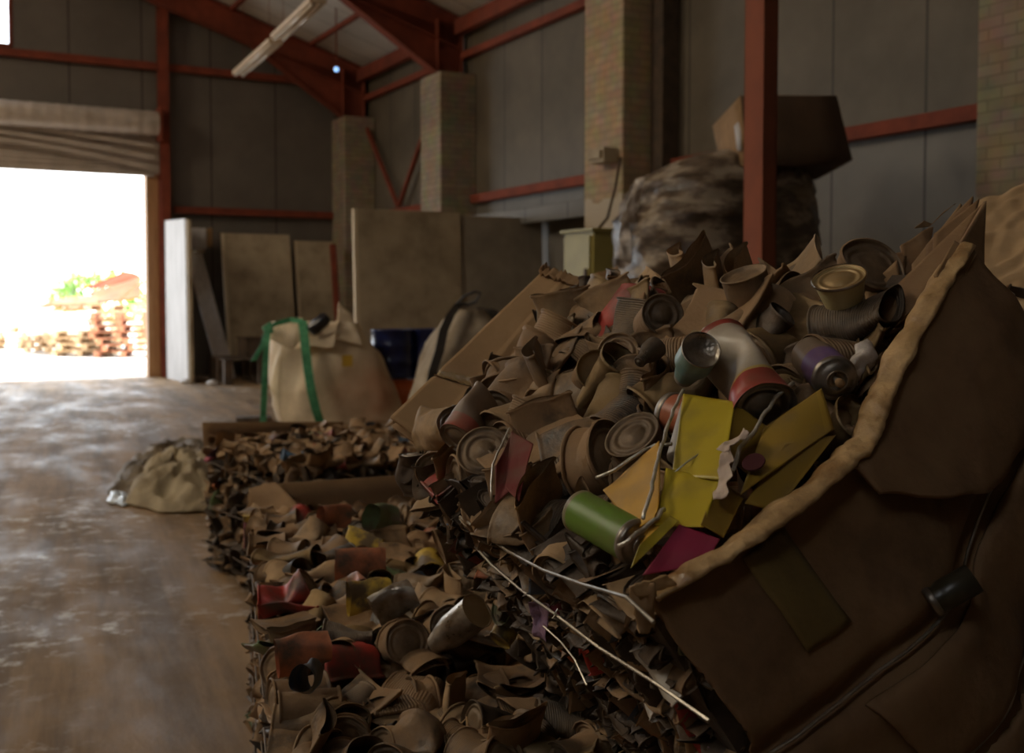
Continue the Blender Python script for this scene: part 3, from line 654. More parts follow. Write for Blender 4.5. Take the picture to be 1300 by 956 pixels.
# tarp and sack on the floor
def cloth(name, outline, m, parent, h=.2, seed=0, n=34, freq=4, th=.012):
    """floor cloth: pixel outline on the floor, filled radially, folded into ridges"""
    pts = [];
    for (px, py) in outline:
        r = ray(px, py); t = -CAMH / r.z; pts.append(V((r.x * t, r.y * t, 0)))
    c = sum(pts, V((0, 0, 0))) / len(pts); K = 72; vs = [c.copy()]; fs = []
    def edge(a):
        i = a * len(pts); k = int(i) % len(pts); f = i - int(i); return pts[k].lerp(pts[(k + 1) % len(pts)], f)
    for i in range(1, n + 1):
        for j in range(K):
            p = c.lerp(edge(j / K), i / n); s = i / n
            q = p + V((seed, seed, 0)); hh = h * (1 - s ** 3) * (.55 + .45 * ridge(q, freq)) + .04 * fbm(q, freq * 2.5)
            if s > .9: hh = max(hh, .02)
            vs.append(V((p.x + .05 * mn.noise(q * 5), p.y + .05 * mn.noise(q * 4 + V((9, 0, 0))), max(hh, .012))))
    for j in range(K): fs.append((0, 1 + j, 1 + (j + 1) % K))
    for i in range(n - 1):
        for j in range(K):
            a = 1 + i * K; fs.append((a + j, a + K + j, a + K + (j + 1) % K, a + (j + 1) % K))
    off = parent_loc(parent); o = mesh(name, [v - off for v in vs], fs, m, parent, True); solid(o, th, 1); return o
tarpd = mat('dirty_tarp', (.075, .055, .035), (.20, .15, .095), 4, .75, 0, .5, 14)
tarpl = mat('tan_sacking', (.20, .155, .095), (.36, .29, .18), 4, .8, 0, .4, 30)
r0 = empty('tarpaulin', (P(200, 600, 8.3).x, 8.3, 0)); tag(r0, 'dark crumpled tarpaulin spread on the floor behind the farther bale', 'tarpaulin')
cloth('tarp_sheet', [(138, 628), (150, 604), (175, 584), (205, 568), (240, 564), (285, 566), (290, 600), (250, 622), (200, 632), (160, 632)], tarpd, r0, .17, 3)
r0 = empty('sack', (P(215, 630, 7.4).x, 7.4, 0)); tag(r0, 'pale tan empty sack heaped in front of the dark tarpaulin', 'sack')
cloth('sack_cloth', [(158, 642), (168, 618), (195, 604), (225, 594), (262, 592), (290, 610), (280, 650), (240, 652), (200, 652)], tarpl, r0, .28, 8, freq=5)
r0 = empty('plastic_scrap', (P(150, 635, 7.4).x, 7.4, 0)); tag(r0, 'small bluish white plastic scrap at the left end of the tarpaulin', 'plastic scrap')
cloth('film', [(138, 640), (142, 628), (156, 626), (166, 634), (158, 644)], mat('bluish_film', (.45, .55, .68), (.6, .68, .78), 6, .25), r0, .05, 2, n=10)
# dark strip on the floor by the bag
b = MB(); a = P(300, 533, 12); a.z = .03; c = P(345, 533, 12.1); c.z = .03; b.bar(a, c, .25, .05); tag(b.build('flat_plank', darkw), 'dark flat plank on the floor at the left foot of the cream bulk bag', 'plank')
# ------------------------------------------------------------------ outdoors
ground = mat('pale_yard', (.55, .50, .44), (.72, .67, .60), 1.2, .9)
b = MB(); b.bbox(UB + .15, 70, -40, 40, -.2, -.02); b.bbox(-30, UB + .15, -45, VL - .12, -.2, -.02); struct(b.build('ground', ground, origin=(0, 0, 0)))
wallw = mat('white_yard_wall', (.72, .70, .67), (.80, .78, .75), 2, .8, stretch=(1, 1, 4))
b = MB(); b.box((-20, 36.2, 1.15), (11, 0, 0), (0, .2, 0), (0, 0, 2.3)); tag(b.build('yard_wall', wallw, None), 'bright white yard wall behind the stacked pallets outside', 'wall')
yw = mat('yard_timber', (.50, .33, .17), (.66, .46, .26), 5, .8)
yw2 = mat('yard_timber_red', (.32, .12, .06), (.45, .18, .09), 5, .8)
k = 0
for (px, D, n_, ang, m) in ((75, 27.0, 3, -.15, yw), (112, 25.6, 4, .1, yw), (158, 25.2, 7, .3, yw2), (150, 28.5, 8, .2, yw), (25, 29, 4, .3, yw)):
    for i in range(n_):
        c = fl(px, D, .145 * i); c.x += rng.uniform(-.1, .1)
        pallet('pallet', c, ang + rng.uniform(-.12, .12), 1.25, 1.1, .15, 'wooden pallet in the sunlit stacks outside the roller door', m, group='pallets in the yard')
root = empty('white_sheet', fl(90, 26, .6)); tag(root, 'white sheet draped over the sunlit pallets outside', 'sheet')
patch('sheet', [P(25, 425, 25.4), P(125, 402, 25.0), P(122, 398, 27.0), P(40, 404, 27.5)], wallw, root, amp=.12, freq=1.5, th=.02)
redp = mat('orange_red_sheet', (.42, .06, .02), (.55, .10, .035), 2, .6)
root = empty('scrap_sheets', fl(130, 30, 1.0)); tag(root, 'orange red metal sheets piled on top of the far pallets outside', 'metal sheets')
patch('sheet', [P(112, 372, 29), P(178, 352, 29), P(178, 378, 28.4), P(128, 384, 28.3)], redp, root, amp=.08, freq=1.5, th=.03)
patch('sheet', [P(105, 368, 29.6), P(160, 347, 29.6), P(178, 350, 30.3), P(150, 364, 30.2)], redp, root, amp=.08, freq=1.5, th=.03)
patch('sheet', [P(50, 391, 28.2), P(130, 390, 28.2), P(128, 378, 28.8), P(82, 379, 28.8)], yw2, root, amp=.12, freq=2, th=.03, seed=3)
for j, (px, py, px2, py2) in enumerate(((48, 388, 128, 386), (52, 394, 120, 392), (60, 390, 66, 380), (150, 383, 176, 360))):
    b = MB(); b.bar(P(px, py, 28), P(px2, py2, 28.1), .1, .06); b.build('sheet_edge', yw2, root)
# bush
leafm = mat('sunlit_leaves', (.10, .22, .03), (.25, .40, .08), 3, .7)
c = fl(128, 35.2, 1.6)
root = empty('bush', (c.x, c.y, 0)); tag(root, 'green bush behind the pallets outside the roller door', 'bush')
vs = []; fs = []
for i in range(1500):
    t = V((rng.gauss(0, 1), rng.gauss(0, .8), rng.gauss(0, 1))).normalized() * rng.uniform(.6, 1)
    p = V((t.x * 1.7, t.y * .8, 1.35 + t.z * .95)); a = V((rng.gauss(0, 1), rng.gauss(0, 1), rng.gauss(0, 1))).normalized() * .09; bb = a.orthogonal().normalized() * .05
    k = len(vs); vs += [p - a, p + bb, p + a, p - bb]; fs.append((k, k + 1, k + 2, k + 3))
mesh('foliage', vs, fs, leafm, root)
b = MB()
for s in (-1, 0, 1): b.tube([c + V((s * .2, 0, -1.6)), c + V((s * .9, 0, .1))], .04, 6)
b.build('stem', darkw, root)
# ------------------------------------------------------------------ crushed cans
def sm(a, b_, x):
    t = np.clip((x - a) / (b_ - a), 0, 1); return t * t * (3 - 2 * t)
class Deform:
    def __init__(s, r, L, flat=.4, at=.5, width=.6, both=True, curl=0, bend=0, kink=.5, twist=0, crumple=.006, taper=0, shear=0, seed=0, fq=22):
        s.__dict__.update(locals())
        rs = np.random.RandomState(seed); s.ph = rs.uniform(0, 100, 3)
    def __call__(s, p):
        p = np.asarray(p, float); x, y, z = p[:, 0].copy(), p[:, 1].copy(), p[:, 2].copy()
        t = z / s.L + .5
        w = 1 - sm(0, s.width, np.abs(t - s.at)) * (.0 if s.both else 1)
        fl_ = 1 - (1 - s.flat) * w
        wd = np.sqrt(np.maximum(2 - fl_ ** 2, .2)) * .97
        a = s.twist * t; ca, sa = np.cos(a), np.sin(a); x, y = x * ca - y * sa, x * sa + y * ca
        x = x * fl_; y = y * wd
        k = 1 - s.taper * t; x = x * k; y = y * k
        x = x + s.curl * y * y / s.r * w
        ang = s.bend * sm(s.kink - .18, s.kink + .18, t); zz = z
        zk = (s.kink - .5) * s.L
        xr = np.cos(ang) * x + np.sin(ang) * (zz - zk); zr = -np.sin(ang) * x + np.cos(ang) * (zz - zk) + zk
        x, z = xr, zr; x = x + s.shear * z
        out = np.stack([x, y, z], 1)
        for i in range(len(out)):
            q = V(out[i]) * s.fq + V(s.ph)
            n = mn.noise_vector(q); n2 = mn.noise(q * 2.1)
            rd = (1 - abs(mn.noise(q * .8 + V((5, 5, 5))))) - .7
            d = V((out[i][0], out[i][1], 0)); d = d.normalized() if d.length > 1e-5 else V((1, 0, 0))
            out[i] += np.array(n) * s.crumple * .7 + np.array(d) * (rd * s.crumple * 1.6 + n2 * s.crumple * .4)
        return out
def can_geo(df, open_top=True, open_bot=False, lid_drop=0.0, N=32, M=16):
    r, L = df.r, df.L
    prof = [(r, -L / 2 + L * i / M) for i in range(M + 1)]
    prof = [(r * 1.03, -L / 2 - .0015), (r * 1.075, -L / 2), (r * 1.075, -L / 2 + .002), (r * .99, -L / 2 + .004)] + prof[1:-1] + [(r * .99, L / 2 - .004), (r * 1.075, L / 2 - .002), (r * 1.075, L / 2), (r * 1.03, L / 2 + .0015)]
    def lathe(prof):
        v = []; uv = []
        for i, (rr, z) in enumerate(prof):
            for k in range(N):
                t = 2 * math.pi * k / N; v.append((rr * math.cos(t), rr * math.sin(t), z)); uv.append((k / N, z / L + .5))
        f = [(i * N + k, i * N + (k + 1) % N, (i + 1) * N + (k + 1) % N, (i + 1) * N + k) for i in range(len(prof) - 1) for k in range(N)]
        return v, f, uv
    bv, bf, buv = lathe(prof)
    lids = []
    for side, is_open in ((1, open_top), (-1, open_bot)):
        if is_open: continue
        z = L / 2
        lp = [(1.035, .0012), (1.0, .0005), (.975, -.001), (.965, -.0045), (.86, -.0045), (.845, -.003), (.74, -.003), (.725, -.0042), (.60, -.0042), (.585, -.003), (.3, -.003), (.001, -.003)]
        v, f, uv = lathe([(q[0] * r, side * (z + q[1])) for q in lp])
        if side < 0: f = [t[::-1] for t in f]
        lids.append((df(v), f, uv))
    return (df(bv), bf, buv), lids
VAR = []   # (body mesh, [lid meshes], kind)
def mk_me(name, g, m):
    v, f, uv = g
    me = bpy.data.meshes.new(name); me.from_pydata([tuple(map(float, q)) for q in v], [], f); me.materials.append(m)
    me.polygons.foreach_set('use_smooth', [True] * len(me.polygons))
    l = me.uv_layers.new(name='UVMap'); vi = np.empty(len(me.loops), dtype=np.int32); me.loops.foreach_get('vertex_index', vi)
    l.data.foreach_set('uv', np.asarray(uv, dtype=np.float32)[vi].ravel()); me.update(); return me
D_ = dusty
specs = [
  # kind, r, L, flat, at, width, curl, bend, kink, twist, crumple, taper, open_top, open_bot, material
  ('flattened', .038, .125, .18, 0, 1, .10, .2, .5, .0, .003, .1, True, True, 0),
  ('flattened', .040, .12, .24, 0, 1, .25, -.3, .4, .3, .004, 0, True, True, 0),
  ('flattened', .038, .14, .14, 0, 1, .0, .4, .6, -.3, .004, .2, True, True, 4),
  ('flattened', .042, .11, .22, .1, 1, .25, .2, .5, .4, .005, -.1, True, True, 0),
  ('folded', .037, .14, .24, 0, 1, .2, 1.1, .5, .2, .004, 0, True, True, 0),
  ('folded', .038, .13, .28, 0, 1, -.2, 1.3, .45, -.3, .005, .1, True, True, 4),
  ('folded', .040, .13, .3, 0, 1, .1, -1.0, .6, .3, .004, 0, True, True, 1),
  ('pinched', .037, .115, .15, 1.0, .9, .1, .3, .6, .5, .003, 0, True, False, 0),
  ('pinched', .037, .115, .18, .95, .8, .1, -.3, .5, -.4, .004, 0, True, False, 1),
  ('pinched', .036, .12, .12, 1.05, .95, .0, .4, .6, .7, .004, 0, True, False, 4),
  ('pinched', .038, .12, .30, .5, .45, .2, .6, .5, .3, .004, 0, False, False, 0),
  ('ribbed', .037, .11, .65, .5, .8, .1, .3, .5, .2, .0025, 0, True, False, 1),
  ('ribbed', .037, .11, .45, 1.0, 1.0, .1, .2, .5, .2, .003, 0, True, False, 5),
  ('ribbed', .038, .105, .75, .5, .7, 0, .4, .6, .1, .0025, 0, False, False, 1),
  ('round', .036, .10, .85, .5, .8, 0, .2, .5, 0, .002, 0, False, False, 0),
  ('round', .036, .10, .75, .7, .8, 0, .3, .5, .2, .003, .1, False, True, 1),
  ('round', .037, .09, .8, .6, .8, .1, .2, .5, 0, .003, 0, True, False, 4),
  ('shallow', .043, .045, .85, .5, .8, 0, .2, .5, 0, .002, 0, False, False, 0),
  ('shallow', .045, .050, .7, .7, .8, .1, .3, .5, .1, .003, .1, True, False, 4),
  ('tall', .030, .15, .45, .6, .7, .1, .4, .6, .3, .004, .1, True, False, 2),
  ('tall', .028, .16, .40, .4, .9, .1, .3, .4, .2, .004, 0, True, False, 3),
  ('flattened', .042, .13, .25, 0, 1, -.2, .3, .5, .1, .005, .1, True, True, 0),
  ('round', .036, .11, .9, .9, .5, 0, .1, .5, 0, .002, 0, True, False, 0),
  ('pinched', .040, .13, .2, .9, .8, .1, .5, .5, -.6, .005, 0, True, False, 3),
]
for i, s in enumerate(specs):
    df = Deform(s[1], s[2], flat=s[3], at=s[4], width=s[5], both=(s[0] in ('flattened', 'folded')), curl=s[6], bend=s[7], kink=s[8], twist=s[9], crumple=s[10], taper=s[11], seed=i)
    body, lids = can_geo(df, s[12], s[13])
    VAR.append((mk_me('can_body', body, D_[s[14]]), [mk_me('can_end', l, ring) for l in lids], s[0], s[3]))
LOW = []   # coarse ones for what nobody could count
for i, s in enumerate(specs[:20]):
    df = Deform(s[1], s[2], flat=min(s[3], .5), at=s[4], width=s[5], both=(s[0] in ('flattened', 'folded')), curl=s[6], bend=s[7] * .7, kink=s[8], twist=s[9], crumple=s[10], taper=s[11], seed=i + 50)
    body, lids = can_geo(df, s[12], s[13], N=14, M=6)
    vs = np.array(body[0]); fs = list(body[1])
    for l in lids:
        k = len(vs); vs = np.vstack([vs, l[0]]); fs += [tuple(q + k for q in f) for f in l[1]]
    LOW.append((vs, fs))
SPMATS = [dusty[0], dusty[1], dusty[4], dusty[2], printed['red'], printed['orange'], printed['yellow'], printed['pink'], printed['green'], printed['blue'], printed['white'], printed['violet']]
class Stuff:
    def __init__(s): s.v = []; s.f = []; s.m = []; s.n = 0
    def add(s, M, squash=1.0, colour=.08, dark=0.0):
        vs, fs = LOW[rng.randrange(len(LOW))]; vs = vs * np.array([squash, 1, 1])
        A = np.array(M); w = vs @ A[:3, :3].T + A[:3, 3]
        c = rng.random()
        if c < colour: mi = rng.randrange(4, 12)
        elif c < colour + dark: mi = 3
        else: mi = rng.choice((0, 0, 1, 2))
        s.v.append(w); s.f += [tuple(q + s.n for q in f) for f in fs]; s.m += [mi] * len(fs); s.n += len(vs)
    def build(s, name, parent=None):
        vs = np.vstack(s.v); off = parent_loc(parent) if parent else V(vs.mean(0)); vs = vs - np.array(off)
        o = mesh(name, vs, s.f, None, parent, True, mats=SPMATS, midx=s.m)
        if not parent: o.location = off
        o['kind'] = 'stuff'; return o
def basis(n, along, jit=0.3, tilt=.5):
    """frame with local x (the can's thin direction) near n, local z near 'along' """
    n = V(n).normalized()
    n = (n + V((rng.gauss(0, tilt), rng.gauss(0, tilt), rng.gauss(0, tilt))) * .5).normalized()
    z = V(along) ; z = (z - n * z.dot(n)).normalized()
    z = (Matrix.Rotation(rng.gauss(0, jit), 3, n) @ z).normalized()
    y = z.cross(n)
    return Matrix((n, y, z)).transposed()
def place_can(vi, loc, R, label, group, colour=None, scale=1.0):
    body, lids, kind, fl_ = VAR[vi]
    root = empty('crushed_can', loc); root.rotation_euler = R.to_euler(); root.scale = (scale,) * 3
    tag(root, label, 'can', group)
    o = bpy.data.objects.new('body', body); COL.objects.link(o); o.parent = root
    if colour:
        o.material_slots[0].link = 'OBJECT'; o.material_slots[0].material = printed[colour]
    for l in lids:
        e = bpy.data.objects.new('can_end', l); COL.objects.link(e); e.parent = root
    return root
# ------------------------------------------------------------------ bales lying level
def level_bale(origin, yaw, Lx, Ly, z0, H, label, name='can_bale', sides='LRFB', wires=3, cover=None, inset=.03):
    """origin = back left bottom corner; Lx to the right, Ly towards the camera"""
    dx = V((math.cos(yaw), math.sin(yaw), 0)); dy = V((math.sin(yaw), -math.cos(yaw), 0)); o = V(origin)
    root = empty(name, (o.x, o.y, z0)); tag(root, label, 'bale')
    b = MB(); i = inset
    q = [o + dx * i + dy * i, o + dx * (Lx - i) + dy * i, o + dx * (Lx - i) + dy * (Ly - i), o + dx * i + dy * (Ly - i)]
    b.hexa([V((p.x, p.y, z0 + .005)) for p in q] + [V((p.x, p.y, z0 + H - .05)) for p in q]); b.build('pressed_core', core, root)
    st = Stuff()
    def side(p0, d, length, nrm):
        nx = int(length / .06); nz = int(H / .05)
        for a in range(nx):
            for c in range(nz):
                p = p0 + d * ((a + rng.uniform(.2, .8)) * length / nx) + V((0, 0, z0 + .02 + (c + rng.uniform(.2, .8)) * (H - .05) / nz)) - nrm * rng.uniform(.0, .03)
                al = V((0, 0, 1)) if rng.random() < .35 else d
                n_ = nrm if rng.random() < .3 else (V((0, 0, 1)) if al is d else d)
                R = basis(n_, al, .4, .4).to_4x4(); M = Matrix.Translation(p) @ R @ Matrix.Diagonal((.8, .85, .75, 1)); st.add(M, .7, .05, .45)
    if 'L' in sides: side(o, dy, Ly, -dx)
    if 'R' in sides: side(o + dx * Lx, dy, Ly, dx)
    if 'F' in sides: side(o + dy * Ly, dx, Lx, dy)
    if 'B' in sides: side(o, dx, Lx, -dy)
    if st.v: st.build('pressed_cans', root)
    for k in range(wires):
        z = z0 + H * (k + .6) / (wires + .1); e = .035; pts = []
        cs = [o - dx * e - dy * e, o + dx * (Lx + e) - dy * e, o + dx * (Lx + e) + dy * (Ly + e), o - dx * e + dy * (Ly + e)]
        for s in range(4):
            for t in range(6):
                p = cs[s].lerp(cs[(s + 1) % 4], t / 6); pts.append(V((p.x, p.y, z + rng.uniform(-.008, .008))))
        pts.append(pts[0].copy()); b = MB(); b.tube(pts, .0025, 5, cap=False); b.build('binding_wire', rustwire, root)
    return root, o, dx, dy
INDIV = []   # candidate positions of countable cans on the level bales: (apparent size, fn)
def top_cans(o, dx, dy, Lx, Ly, z, cell, region, hump=.03, edge=.0):
    nx = int(Lx / cell); ny = int(Ly / cell)
    for layer in range(2):
        for a in range(nx):
            for c in range(ny):
                s = (a + rng.uniform(.1, .9)) / nx; t = (c + rng.uniform(.1, .9)) / ny
                p = o + dx * (s * Lx) + dy * (t * Ly)
                p = V((p.x, p.y, z - .03 + layer * .022 + hump * mn.noise(V((p.x * 3, p.y * 3, 7))) + rng.uniform(-.008, .01)))
                R = basis((0, 0, 1), dx if rng.random() < .6 else dy, .7, .3)
                INDIV.append(((p - V((0, 0, CAMH))).length - .4 * layer, p, R, region, s, t))
# bale A (farther) and bale B (nearer), bale C under the camera's foot, bale R under the tilted one
HA = .66
yawA = math.radians(90 - 35.7) ; 
# A: left face runs from the far-left corner towards near right
oA = V((-1.56, 5.56, 0)); dxA = V((.812, .584, 0)); dyA = V((.584, -.812, 0))
rA, oA, dxA, dyA = level_bale(oA, math.atan2(.584, .812), 1.3, 1.15, 0, HA, 'farther bale of pressed dusty cans, standing at the edge of the open floor', wires=3)
top_cans(oA, dxA, dyA, 1.3, 1.15, HA, .095, 'A')
# cardboard upstand along the back of A
patch('cardboard_flap', [oA + V((0, 0, HA - .12)) - dxA * .02, oA + dxA * .78 + V((0, 0, HA - .1)), oA + dxA * .78 + V((0, 0, HA + .035)) - dyA * .03, oA + V((0, 0, HA + .085)) - dxA * .02 - dyA * .04], cardd, rA, 16, 4, .012, 5, th=.006)
HB = .66; yawB = math.radians(14.7)
oB = V((-.88, 3.74, 0))
rB, oB, dxB, dyB = level_bale(oB, math.atan2(.254, .967), 1.25, 1.58, 0, HB, 'nearer level bale of pressed dusty cans, below and left of the tilted bale', wires=4, sides='LF')
top_cans(oB, dxB, dyB, 1.25, 1.58, HB, .098, 'B', .04)
patch('cardboard_flap', [oB + V((0, 0, HB - .15)), oB + dxB * .62 + V((0, 0, HB - .12)), oB + dxB * .62 + V((0, 0, HB + .10)), oB + dxB * .04 + V((0, 0, HB + .085))], cardd, rB, 14, 4, .01, 5, th=.006, seed=2)
patch('cardboard_flap', [oB - dxB * .03 + dyB * -.02 + V((0, 0, HB - .1)), oB + dxB * .17 + dyB * .26 + V((0, 0, HB + .0)), oB + dxB * .06 + dyB * .0 + V((0, 0, HB + .09)), oB - dxB * .03 - dyB * .02 + V((0, 0, HB + .07))], cardd, rB, 10, 4, .008, 6, th=.006, seed=7)
oC = oB + dyB * 1.66
rC, oC, dxC, dyC = level_bale(oC, math.atan2(.254, .967), 1.3, 1.0, 0, .60, 'level bale of pressed dusty cans under the low corner of the tilted bale', wires=4, sides='LF')
top_cans(oC, dxC, dyC, 1.3, 1.0, .60, .085, 'C', .03)
rR, oR, dxR, dyR = level_bale(V((.78, 2.95, 0)), 0.0, 1.3, 1.3, 0, .84, 'bale of pressed cans holding up the high side of the tilted bale', wires=2, sides='L')
# ------------------------------------------------------------------ tilted bale
RIM = [(812, 752, 1.20), (880, 716, 1.22), (945, 676, 1.25), (1010, 628, 1.30), (1060, 585, 1.34), (1086, 560, 1.37), (1100, 520, 1.40), (1118, 475, 1.43), (1150, 415, 1.47), (1185, 355, 1.51), (1215, 312, 1.55)]
RP = [P(*q) for q in RIM]
def curve(pts, a):
    t = max(0, min(1, a)) * (len(pts) - 1); k = min(int(t), len(pts) - 2); return pts[k].lerp(pts[k + 1], t - k)
BK = [P(528, 596, 1.95), P(578, 532, 2.02), P(634, 470, 2.12), P(692, 412, 2.25), P(746, 370, 2.36)]
NT = V((-.51, -.243, .826)).normalized(); DN = -NT
def S(a, b_, h=0):
    p = curve(RP, a).lerp(curve(BK, a), b_)
    bul = .030 * math.sin(math.pi * min(1, max(0, b_)))
    return p + NT * (bul + h)
GR = [(a / 80, b_ / 80, S(a / 80, b_ / 80)) for a in range(81) for b_ in range(81)]
GRP = [(proj(p), a, b_) for a, b_, p in GR]
def on(px, py, h=.0):
    best = min(GRP, key=lambda g: (g[0][0] - px) ** 2 + (g[0][1] - py) ** 2)
    # depth of the surface there, exact pixel, lifted along the normal
    p = S(best[1], best[2]); q = P(px, py, p.y); return q + NT * h
root = empty('tilted_can_bale', (.35, 1.65, .58)); TB = root
tag(root, 'big foreground bale of crushed cans tilted up on its side, wrapped in torn brown cardboard', 'bale')
HT = .60
# body under the cans
vs = []; fs = []; n = 24
for i in range(n + 1):
    for j in range(n + 1): vs.append(S(i / n, .02 + .96 * j / n, -.05))
top = len(vs)
for i in range(n + 1):
    for j in range(n + 1): vs.append(S(i / n, .02 + .96 * j / n, -HT) + V((0, 0, 0)))
def idx(i, j, l=0): return l * top + i * (n + 1) + j
for i in range(n):
    for j in range(n):
        fs.append((idx(i, j), idx(i, j + 1), idx(i + 1, j + 1), idx(i + 1, j))); fs.append((idx(i, j, 1), idx(i + 1, j, 1), idx(i + 1, j + 1, 1), idx(i, j + 1, 1)))
for k in range(n):
    fs += [(idx(k, 0), idx(k + 1, 0), idx(k + 1, 0, 1), idx(k, 0, 1)), (idx(k, n), idx(k, n, 1), idx(k + 1, n, 1), idx(k + 1, n)),
           (idx(0, k), idx(0, k, 1), idx(0, k + 1, 1), idx(0, k + 1)), (idx(n, k), idx(n, k + 1), idx(n, k + 1, 1), idx(n, k, 1))]
off = parent_loc(root); mesh('pressed_core', [v - off for v in vs], fs, core, root)
# pressed cans on the near left face (a = 0) and far left face (b = 1)
st = Stuff()
Fd = (S(0, 1) - S(0, 0)).normalized(); Fn = Fd.cross(DN).normalized()
if Fn.y > 0: Fn = -Fn
for k in range(1200):
    b_ = rng.uniform(.06, 1.0); h = rng.uniform(.05, HT)
    p = S(0, b_, -h) + Fn * rng.uniform(-.035, -.005) ; p -= NT * .0
    al = DN if rng.random() < .4 else Fd
    n_ = Fn if rng.random() < .25 else (NT if al is Fd else Fd)
    M = Matrix.Translation(p) @ basis(n_, al, .35, .4).to_4x4() @ Matrix.Diagonal((.6, .75, .7, 1)); st.add(M, .55, .05, .6)  # extra dark cans put the shade of this face into its colour
Gd = (S(1, 1) - S(0, 1)).normalized(); Gn = DN.cross(Gd).normalized()
if Gn.x > 0: Gn = -Gn
for k in range(450):
    a = rng.uniform(0, 1); h = rng.uniform(.01, HT)
    p = S(a, 1, -h) + Gn * rng.uniform(-.03, .015)
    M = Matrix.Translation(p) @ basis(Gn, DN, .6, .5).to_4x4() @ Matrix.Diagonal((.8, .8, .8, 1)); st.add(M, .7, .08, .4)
st.build('pressed_cans', root)
# cardboard side below the rim (b = 0)
OUT = (curve(RP, .5) - curve(BK, .5)).normalized(); OUT = (OUT - NT * OUT.dot(NT)).normalized()
def side(a, t, lift=0):
    p = curve(RP, a) + DN * t
    g = .04 * math.sin(math.pi * min(1, t / .62)) + lift
    # wires bite in
    for w in (.24, .44): g -= .022 * math.exp(-((t - w) / .02) ** 2)
    q = p * 6; g += .010 * ridge(p, 7) + .014 * mn.noise(p * 5) + .004 * mn.noise(p * 22)
    return p + OUT * g
def grid(name, fn, nu, nv, m, parent, th=.004, smooth=True, smin=0):
    vs = []; fs = []; uv = []
    for i in range(nu + 1):
        for j in range(nv + 1): vs.append(fn(i / nu, j / nv)); uv.append((i / nu, j / nv))
    for i in range(nu):
        for j in range(nv): k = i * (nv + 1) + j; fs.append((k, k + 1, k + nv + 2, k + nv + 1))
    off = parent_loc(parent); o = mesh(name, [v - off for v in vs], fs, m, parent, smooth, uv=uv); solid(o, th); return o
def edgejag(a, s): return .012 * mn.noise(V((a * 23, s, 0))) + .006 * mn.noise(V((a * 70, s, 3)))
grid('cardboard_side', lambda s, t: side(-.015 + 1.02 * s, .005 + (.62 + edgejag(s, 1)) * t), 90, 60, cardw, root, .005)
# overlapping upper flap from the middle to the high corner, its lower edge curved like a hem
def flap(s, t):
    a = .40 + .60 * s; w = .045 + .22 * math.sin(math.pi * .5 * s) ** 1.3 + .010 * mn.noise(V((s * 5, 9, 0))) + .002 * mn.noise(V((s * 60, 9, 3)))
    p = side(a, w * t, .018 + .016 * t); return p
grid('upper_flap', flap, 60, 20, cardw, root, .006)
# second overlap: lower sheet, slightly proud, starting past the tape
grid('lower_sheet', lambda s, t: side(.20 + .85 * s + .10 * t + .5 * edgejag(t, 4), .26 + (.36) * t, .012 + .006 * math.sin(9 * s)), 60, 24, cardw, root, .005)
grid('lower_sheet', lambda s, t: side(-.01 + .60 * s + .06 * t, .45 + (.17) * t + .3 * edgejag(s, 14), .022), 50, 16, cardw, root, .005)
# yellow-brown tape strip running down from the rim
grid('tape_strip', lambda s, t: side(.165 + .085 * s - .0 * t, .02 + .14 * t, .0075), 8, 14, greentape, root, .0008)
# rim: torn, taped edge turned up and in
def rim(s, t):
    a = s; p = curve(RP, a)
    wv = .017 + .008 * mn.noise(V((a * 17, 2, 0))) + .005 * math.sin(math.pi * a)
    ang = -1.1 + 2.9 * t; up = math.cos(ang); inn = math.sin(ang)
    q = p + NT * (up * wv * .8) - OUT * (inn * wv - .010) - NT * .010
    q += NT * .003 * mn.noise(V((a * 34, t * 3, 0))) + OUT * (.004 * ridge(V((a * 15, t * 2, 1)), 1.5)) + OUT * (.004 if t < .15 else 0)
    return q
grid('torn_rim', rim, 120, 10, card_edge, root, .005)
# paper tear hanging at the low corner
patch('torn_paper', [P(797, 748, 1.17), P(834, 738, 1.17), P(832, 800, 1.18), P(812, 812, 1.17)], cardb, root, 10, 10, .012, 30, th=.002, lo_edge=.01)
patch('torn_paper', [P(796, 745, 1.17), P(850, 728, 1.17), P(862, 742, 1.18), P(812, 762, 1.17)], card_edge, root, 10, 6, .008, 30, th=.002, seed=3, lo_edge=.008)
# standing folded cardboard layers at the high corner
def sheet(name, q, m=cardw, amp=.006, seed=0, th=.006, freq=7):
    return patch(name, [P(*x) for x in q], m, root, 16, 12, amp, freq, seed, th)
sheet('folded_layer', [(1097, 372, 1.66), (1116, 480, 1.56), (1152, 430, 1.60), (1138, 332, 1.70)], cardb, seed=1)
sheet('folded_layer', [(1118, 384, 1.60), (1110, 500, 1.50), (1190, 370, 1.56), (1247, 262, 1.64)], cardw, seed=2)
sheet('folded_layer', [(1185, 300, 1.66), (1180, 380, 1.60), (1226, 320, 1.62), (1243, 255, 1.68)], cardw, seed=3)
sheet('folded_layer', [(1176, 314, 1.70), (1176, 385, 1.64), (1224, 320, 1.66), (1236, 252, 1.72)], cardw, seed=4, amp=.01)
sheet('folded_layer', [(1160, 340, 1.74), (1160, 380, 1.70), (1215, 320, 1.70), (1222, 262, 1.76)], cardd, seed=5, amp=.012)
sheet('folded_layer', [(1213, 318, 1.57), (1200, 420, 1.52), (1247, 410, 1.56), (1249, 256, 1.62)], cardw, seed=6)
sheet('torn_lip', [(1185, 350, 1.50), (1203, 388, 1.485), (1238, 325, 1.53), (1208, 308, 1.55)], cardb, seed=8, amp=.006)
sheet('folded_layer', [(1098, 336, 1.78), (1098, 400, 1.72), (1140, 380, 1.72), (1150, 322, 1.80)], cardw, seed=9, amp=.015)
